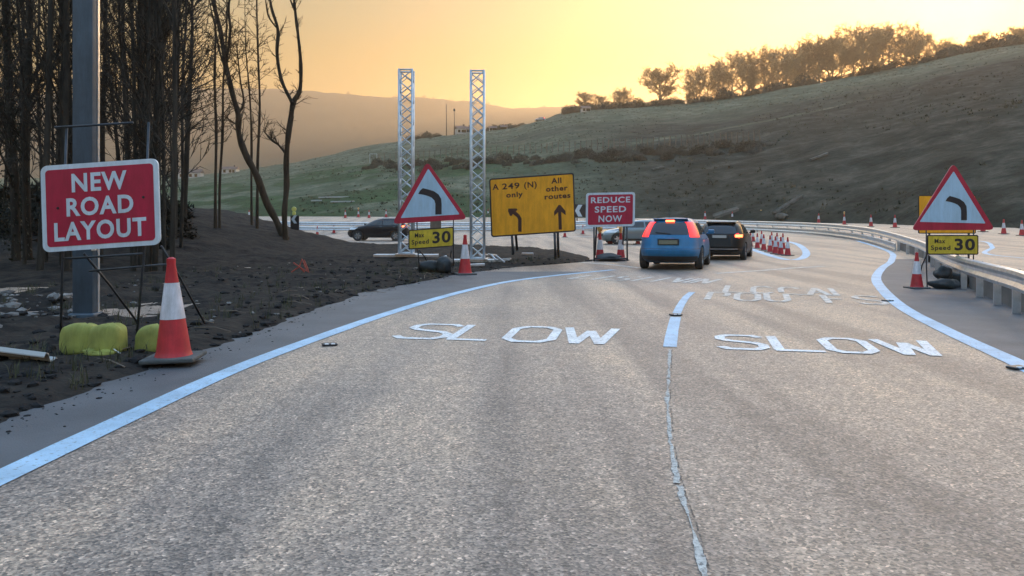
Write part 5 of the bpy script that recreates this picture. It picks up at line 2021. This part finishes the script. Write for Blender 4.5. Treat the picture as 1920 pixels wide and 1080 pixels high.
px_tree("forked_tree", "bare tree with a wavy trunk forking in two against the far hill", 37.0, 0,
        [[(536, 448, 11), (535, 400, 10), (536, 350, 10), (536, 305, 10), (541, 262, 10), (545, 228, 10), (550, 192, 11), (562, 168, 8), (564, 120, 7), (560, 70, 6), (553, 20, 5), (548, -50, 4), (546, -120, 2)],
         [(550, 195, 8), (538, 172, 7), (527, 145, 7), (519, 100, 7), (521, 55, 6), (508, 10, 5), (500, -60, 4), (496, -130, 2)], [(537, 290, 5), (522, 272, 4), (508, 262, 4), (494, 246, 3)], [(553, 20, 4), (545, 0, 3), (540, -30, 2)], [(521, 55, 3), (504, 30, 3), (498, -10, 2)]], 0, 9, n_tw=20, tw_len=(.3, 1.1))
px_tree("slender_tree", "thin straight bare tree with fine twigs beside the leaning tree", 40.0, 0,
        [[(482, 446, 6), (483, 380, 6), (484, 300, 5), (487, 200, 4), (484, 120, 4), (482, 40, 3), (480, -60, 2), (478, -160, 1)]], 0, 14, n_tw=60, tw_len=(.5, 1.6))
px_tree("slender_tree", "thin straight bare tree with a sparse top between two leaning trunks", 41.0, 0,
        [[(472, 430, 5), (471, 340, 4), (472, 250, 4), (466, 170, 3), (462, 90, 2), (458, 0, 1)]], 0, 15, n_tw=22, tw_len=(.4, 1.3))
px_tree("slender_tree", "first of two straight trunks standing close together before the green field", 36.0, 0,
        [[(404, 440, 6), (404, 350, 6), (405, 250, 5), (402, 150, 5), (404, 60, 4), (402, -60, 3), (400, -150, 1)]], 0, 16, n_tw=46, tw_len=(.5, 1.9))
px_tree("slender_tree", "second of two straight trunks standing close together, nearer the leaning tree", 36.5, 0,
        [[(412, 440, 5), (412, 350, 5), (417, 250, 5), (418, 160, 4), (424, 60, 3), (426, -60, 2)]], 0, 17, n_tw=40, tw_len=(.5, 1.8))
px_tree("slender_tree", "straight bare tree at the thin edge of the wood, many fine twigs", 33.0, 0,
        [[(345, 440, 10), (348, 350, 9), (352, 250, 9), (356, 150, 7), (360, 60, 6), (362, -60, 4), (364, -150, 2)]], 0, 18, 'bark', n_tw=70, tw_len=(.6, 2.2))
px_tree("slender_tree", "dark bare tree with upswept twigs next to the dense wood", 30.0, 0,
        [[(326, 446, 13), (328, 350, 12), (328, 250, 11), (332, 150, 9), (334, 60, 7), (338, -60, 5), (340, -150, 2)]], 0, 19, 'bark', n_tw=80, tw_len=(.6, 2.0))

# ------------------------------------------------------------------ small far things
def house(px, py, y, w_, d_, h_, label, rz=.2):
    x = (px - 960) / FPX * y
    root = thing("house", (x, y, Gs(x, y) - .2), label, "house", "white buildings in the valley", rz)
    sharp(MB().box((0, 0, h_ / 2), (w_, d_, h_)).build("wall", M['render'], root))
    mb = MB()
    o_ = .25
    mb.prism([(-d_ / 2 - o_, h_), (d_ / 2 + o_, h_), (0, h_ + d_ * .38)], -w_ / 2 - o_, w_ / 2 + o_, fn=lambda a, b, c: (b, a, c))
    mb2_ = mb.build("roof", M['roof'], root)
    fix_normals(mb2_)
    MB().box((w_ * .3, 0, h_ + d_ * .40), (.6, .6, d_ * .3)).build("chimney", M['roof'], mb2_)
    for k in (-.28, .1, .32):
        wn = MB().box((w_ * k, -d_ / 2 - .03, h_ * .55), (1.0, .08, 1.1)).build("window", M['glass'], root)
    return root
house(864, 240, YC - 4, 4.0, 3.6, 2.2, "small white house beside the two distant masts", .3)
house(876, 240, YC - 1, 3.4, 3.0, 1.9, "low white house next to the first lattice tower's skyline", -.2)
house(924, 243, YC - 8, 2.8, 2.4, 1.2, "tiny white shed on the skyline beside the second lattice tower", .1)
house(945, 241, YC - 8, 2.4, 2.2, 1.1, "tiny white shed further along the skyline", -.1)
house(1098, 204, YC - 12, 3.4, 2.6, 1.5, "pale house among the hedge under the first ridge tree", .2)
house(356, 325, 300, 9, 4, 2.2, "long white building in the valley behind the twin trunks", .05)
house(432, 325, 310, 6, 3, 1.6, "low white building in the valley beyond the leaning tree", -.1)
c_ = car("parked_car", "tiny white car parked high on the hillside", crest_pt(1013, -14), R(80), HATCH, M['whiteplate'], 'hatch')
for px, y, top, lab in ((837, YC - 6, 195, "taller of two thin masts on the far skyline"), (852, YC - 4, 206, "shorter of two thin masts on the far skyline, with a head")):
    x = (px - 960) / FPX * y
    g = Gs(x, y)
    H = CAMZ + (HZ - top) * y / FPX - g
    root = thing("mast", (x, y, g), lab, "mast", "thin masts on the skyline")
    MB().tube([(0, 0, -.2), (0, 0, H)], [.22, .14], 8).build("shaft", M['wood'], root, smooth=True)
    if top == 206:
        MB().box((0, 0, H), (.8, .5, 1.0), bev=.1).build("head", M['steel_dark'], root)
# white goal-like frame on the field
x, y = (700 - 960) / FPX * 205, 205.0
root = thing("field_frame", (x, y, Gs(x, y)), "small pale square frame standing on the green field", "frame")
for a in (-.9, .9):
    MB().tube([(a, 0, 0), (a, 0, 2.2)], .06, 6).build("upright", M['whiteplate'], root)
MB().tube([(-.9, 0, 2.2), (.9, 0, 2.2)], .06, 6).build("crossbar", M['whiteplate'], root)
# stacked rails by the raised road
for k, (a, b, c, d, lab) in enumerate(((583, 380, 602, 381, "white beam lying on the bank above the pale vehicle"), (597, 374, 616, 378, "white beam propped at the end of the rail stack"), (610, 374, 666, 373, "long pale rail on top of the stack above the raised road"), (620, 382, 664, 380, "long pale rail at the bottom of the stack above the raised road"))):
    pa, pb = hit(a, b, Gs, 60), hit(c, d, Gs, 60)
    pb = Vector((pb.x, pa.y + .5, pa.z))
    pb.x = (c - 960) / FPX * pa.y
    rod("steel_rail", pa + Vector((0, 0, .3)), pb + Vector((0, 0, .35)), .14, lab, 'whiteplate', "rail")
root = None
# drainage chutes and logs on the bank
def slab(px0, py0, px1, py1, wd, label, m='chute'):
    a, b = hit(px0, py0, Gs, 50), hit(px1, py1, Gs, 50)
    mb = MB()
    n_ = 10
    d = (b - a).normalized()
    nn = Vector((-d.y, d.x, 0)).normalized() * wd / 2
    vs = []
    for i in range(n_ + 1):
        q = a.lerp(b, i / n_)
        for s_, hh in ((-1, -.3), (-1, .32), (-.7, .36), (-.5, .16), (.5, .16), (.7, .36), (1, .32), (1, -.3)):
            e = q + nn * s_
            vs.append((e.x, e.y, Gs(e.x, e.y) + hh))
    fs = [(i * 8 + j, i * 8 + j + 1, (i + 1) * 8 + j + 1, (i + 1) * 8 + j) for i in range(n_) for j in range(7)]
    o = fix_normals(mb.add(vs, fs).build("drainage_chute", M[m]))
    return tag(o, label, "chute")
slab(1338, 409, 1384, 394, .9, "pale concrete drainage chute on the bank above the black car")
slab(1452, 404, 1502, 372, .55, "long thin pale chute running up the bank past the coned island")
lump("boulder", hit(1466, 412, Gs, 50), (.7, .6, .35), "pale boulder at the foot of the bank beside the thin chute", 31, M['chute'])
rod("log", hit(1222, 322, Gs, 60) + Vector((0, 0, .3)), hit(1244, 316, Gs, 60) + Vector((0, 0, .3)), .18, "pale log lying low on the hillside above the blue car", 'chute', "log")
rod("log", hit(1520, 304, Gs, 60) + Vector((0, 0, .3)), hit(1552, 292, Gs, 60) + Vector((0, 0, .3)), .2, "pale log lying at the end of the hillside track", 'chute', "log")

# ------------------------------------------------------------------ haze
mb = MB()
mb.box((0, 1150, 118), (5200, 2600, 240))
hz = mb.build("haze", M['black'])
hm = bpy.data.materials.new("evening_haze")
hm.use_nodes = True
t = hm.node_tree
t.nodes.clear()
mo = t.nodes.new("ShaderNodeOutputMaterial")
pv = t.nodes.new("ShaderNodeVolumePrincipled")
pv.inputs["Color"].default_value = (0.95, 0.73, 0.51, 1)
pv.inputs["Density"].default_value = 0.00045
pv.inputs["Anisotropy"].default_value = 0.66
t.links.new(pv.outputs[0], mo.inputs["Volume"])
hz.data.materials.clear()
hz.data.materials.append(hm)
hz['kind'] = 'stuff'
hz['label'] = "warm evening haze over the valley"
hz['category'] = "haze"
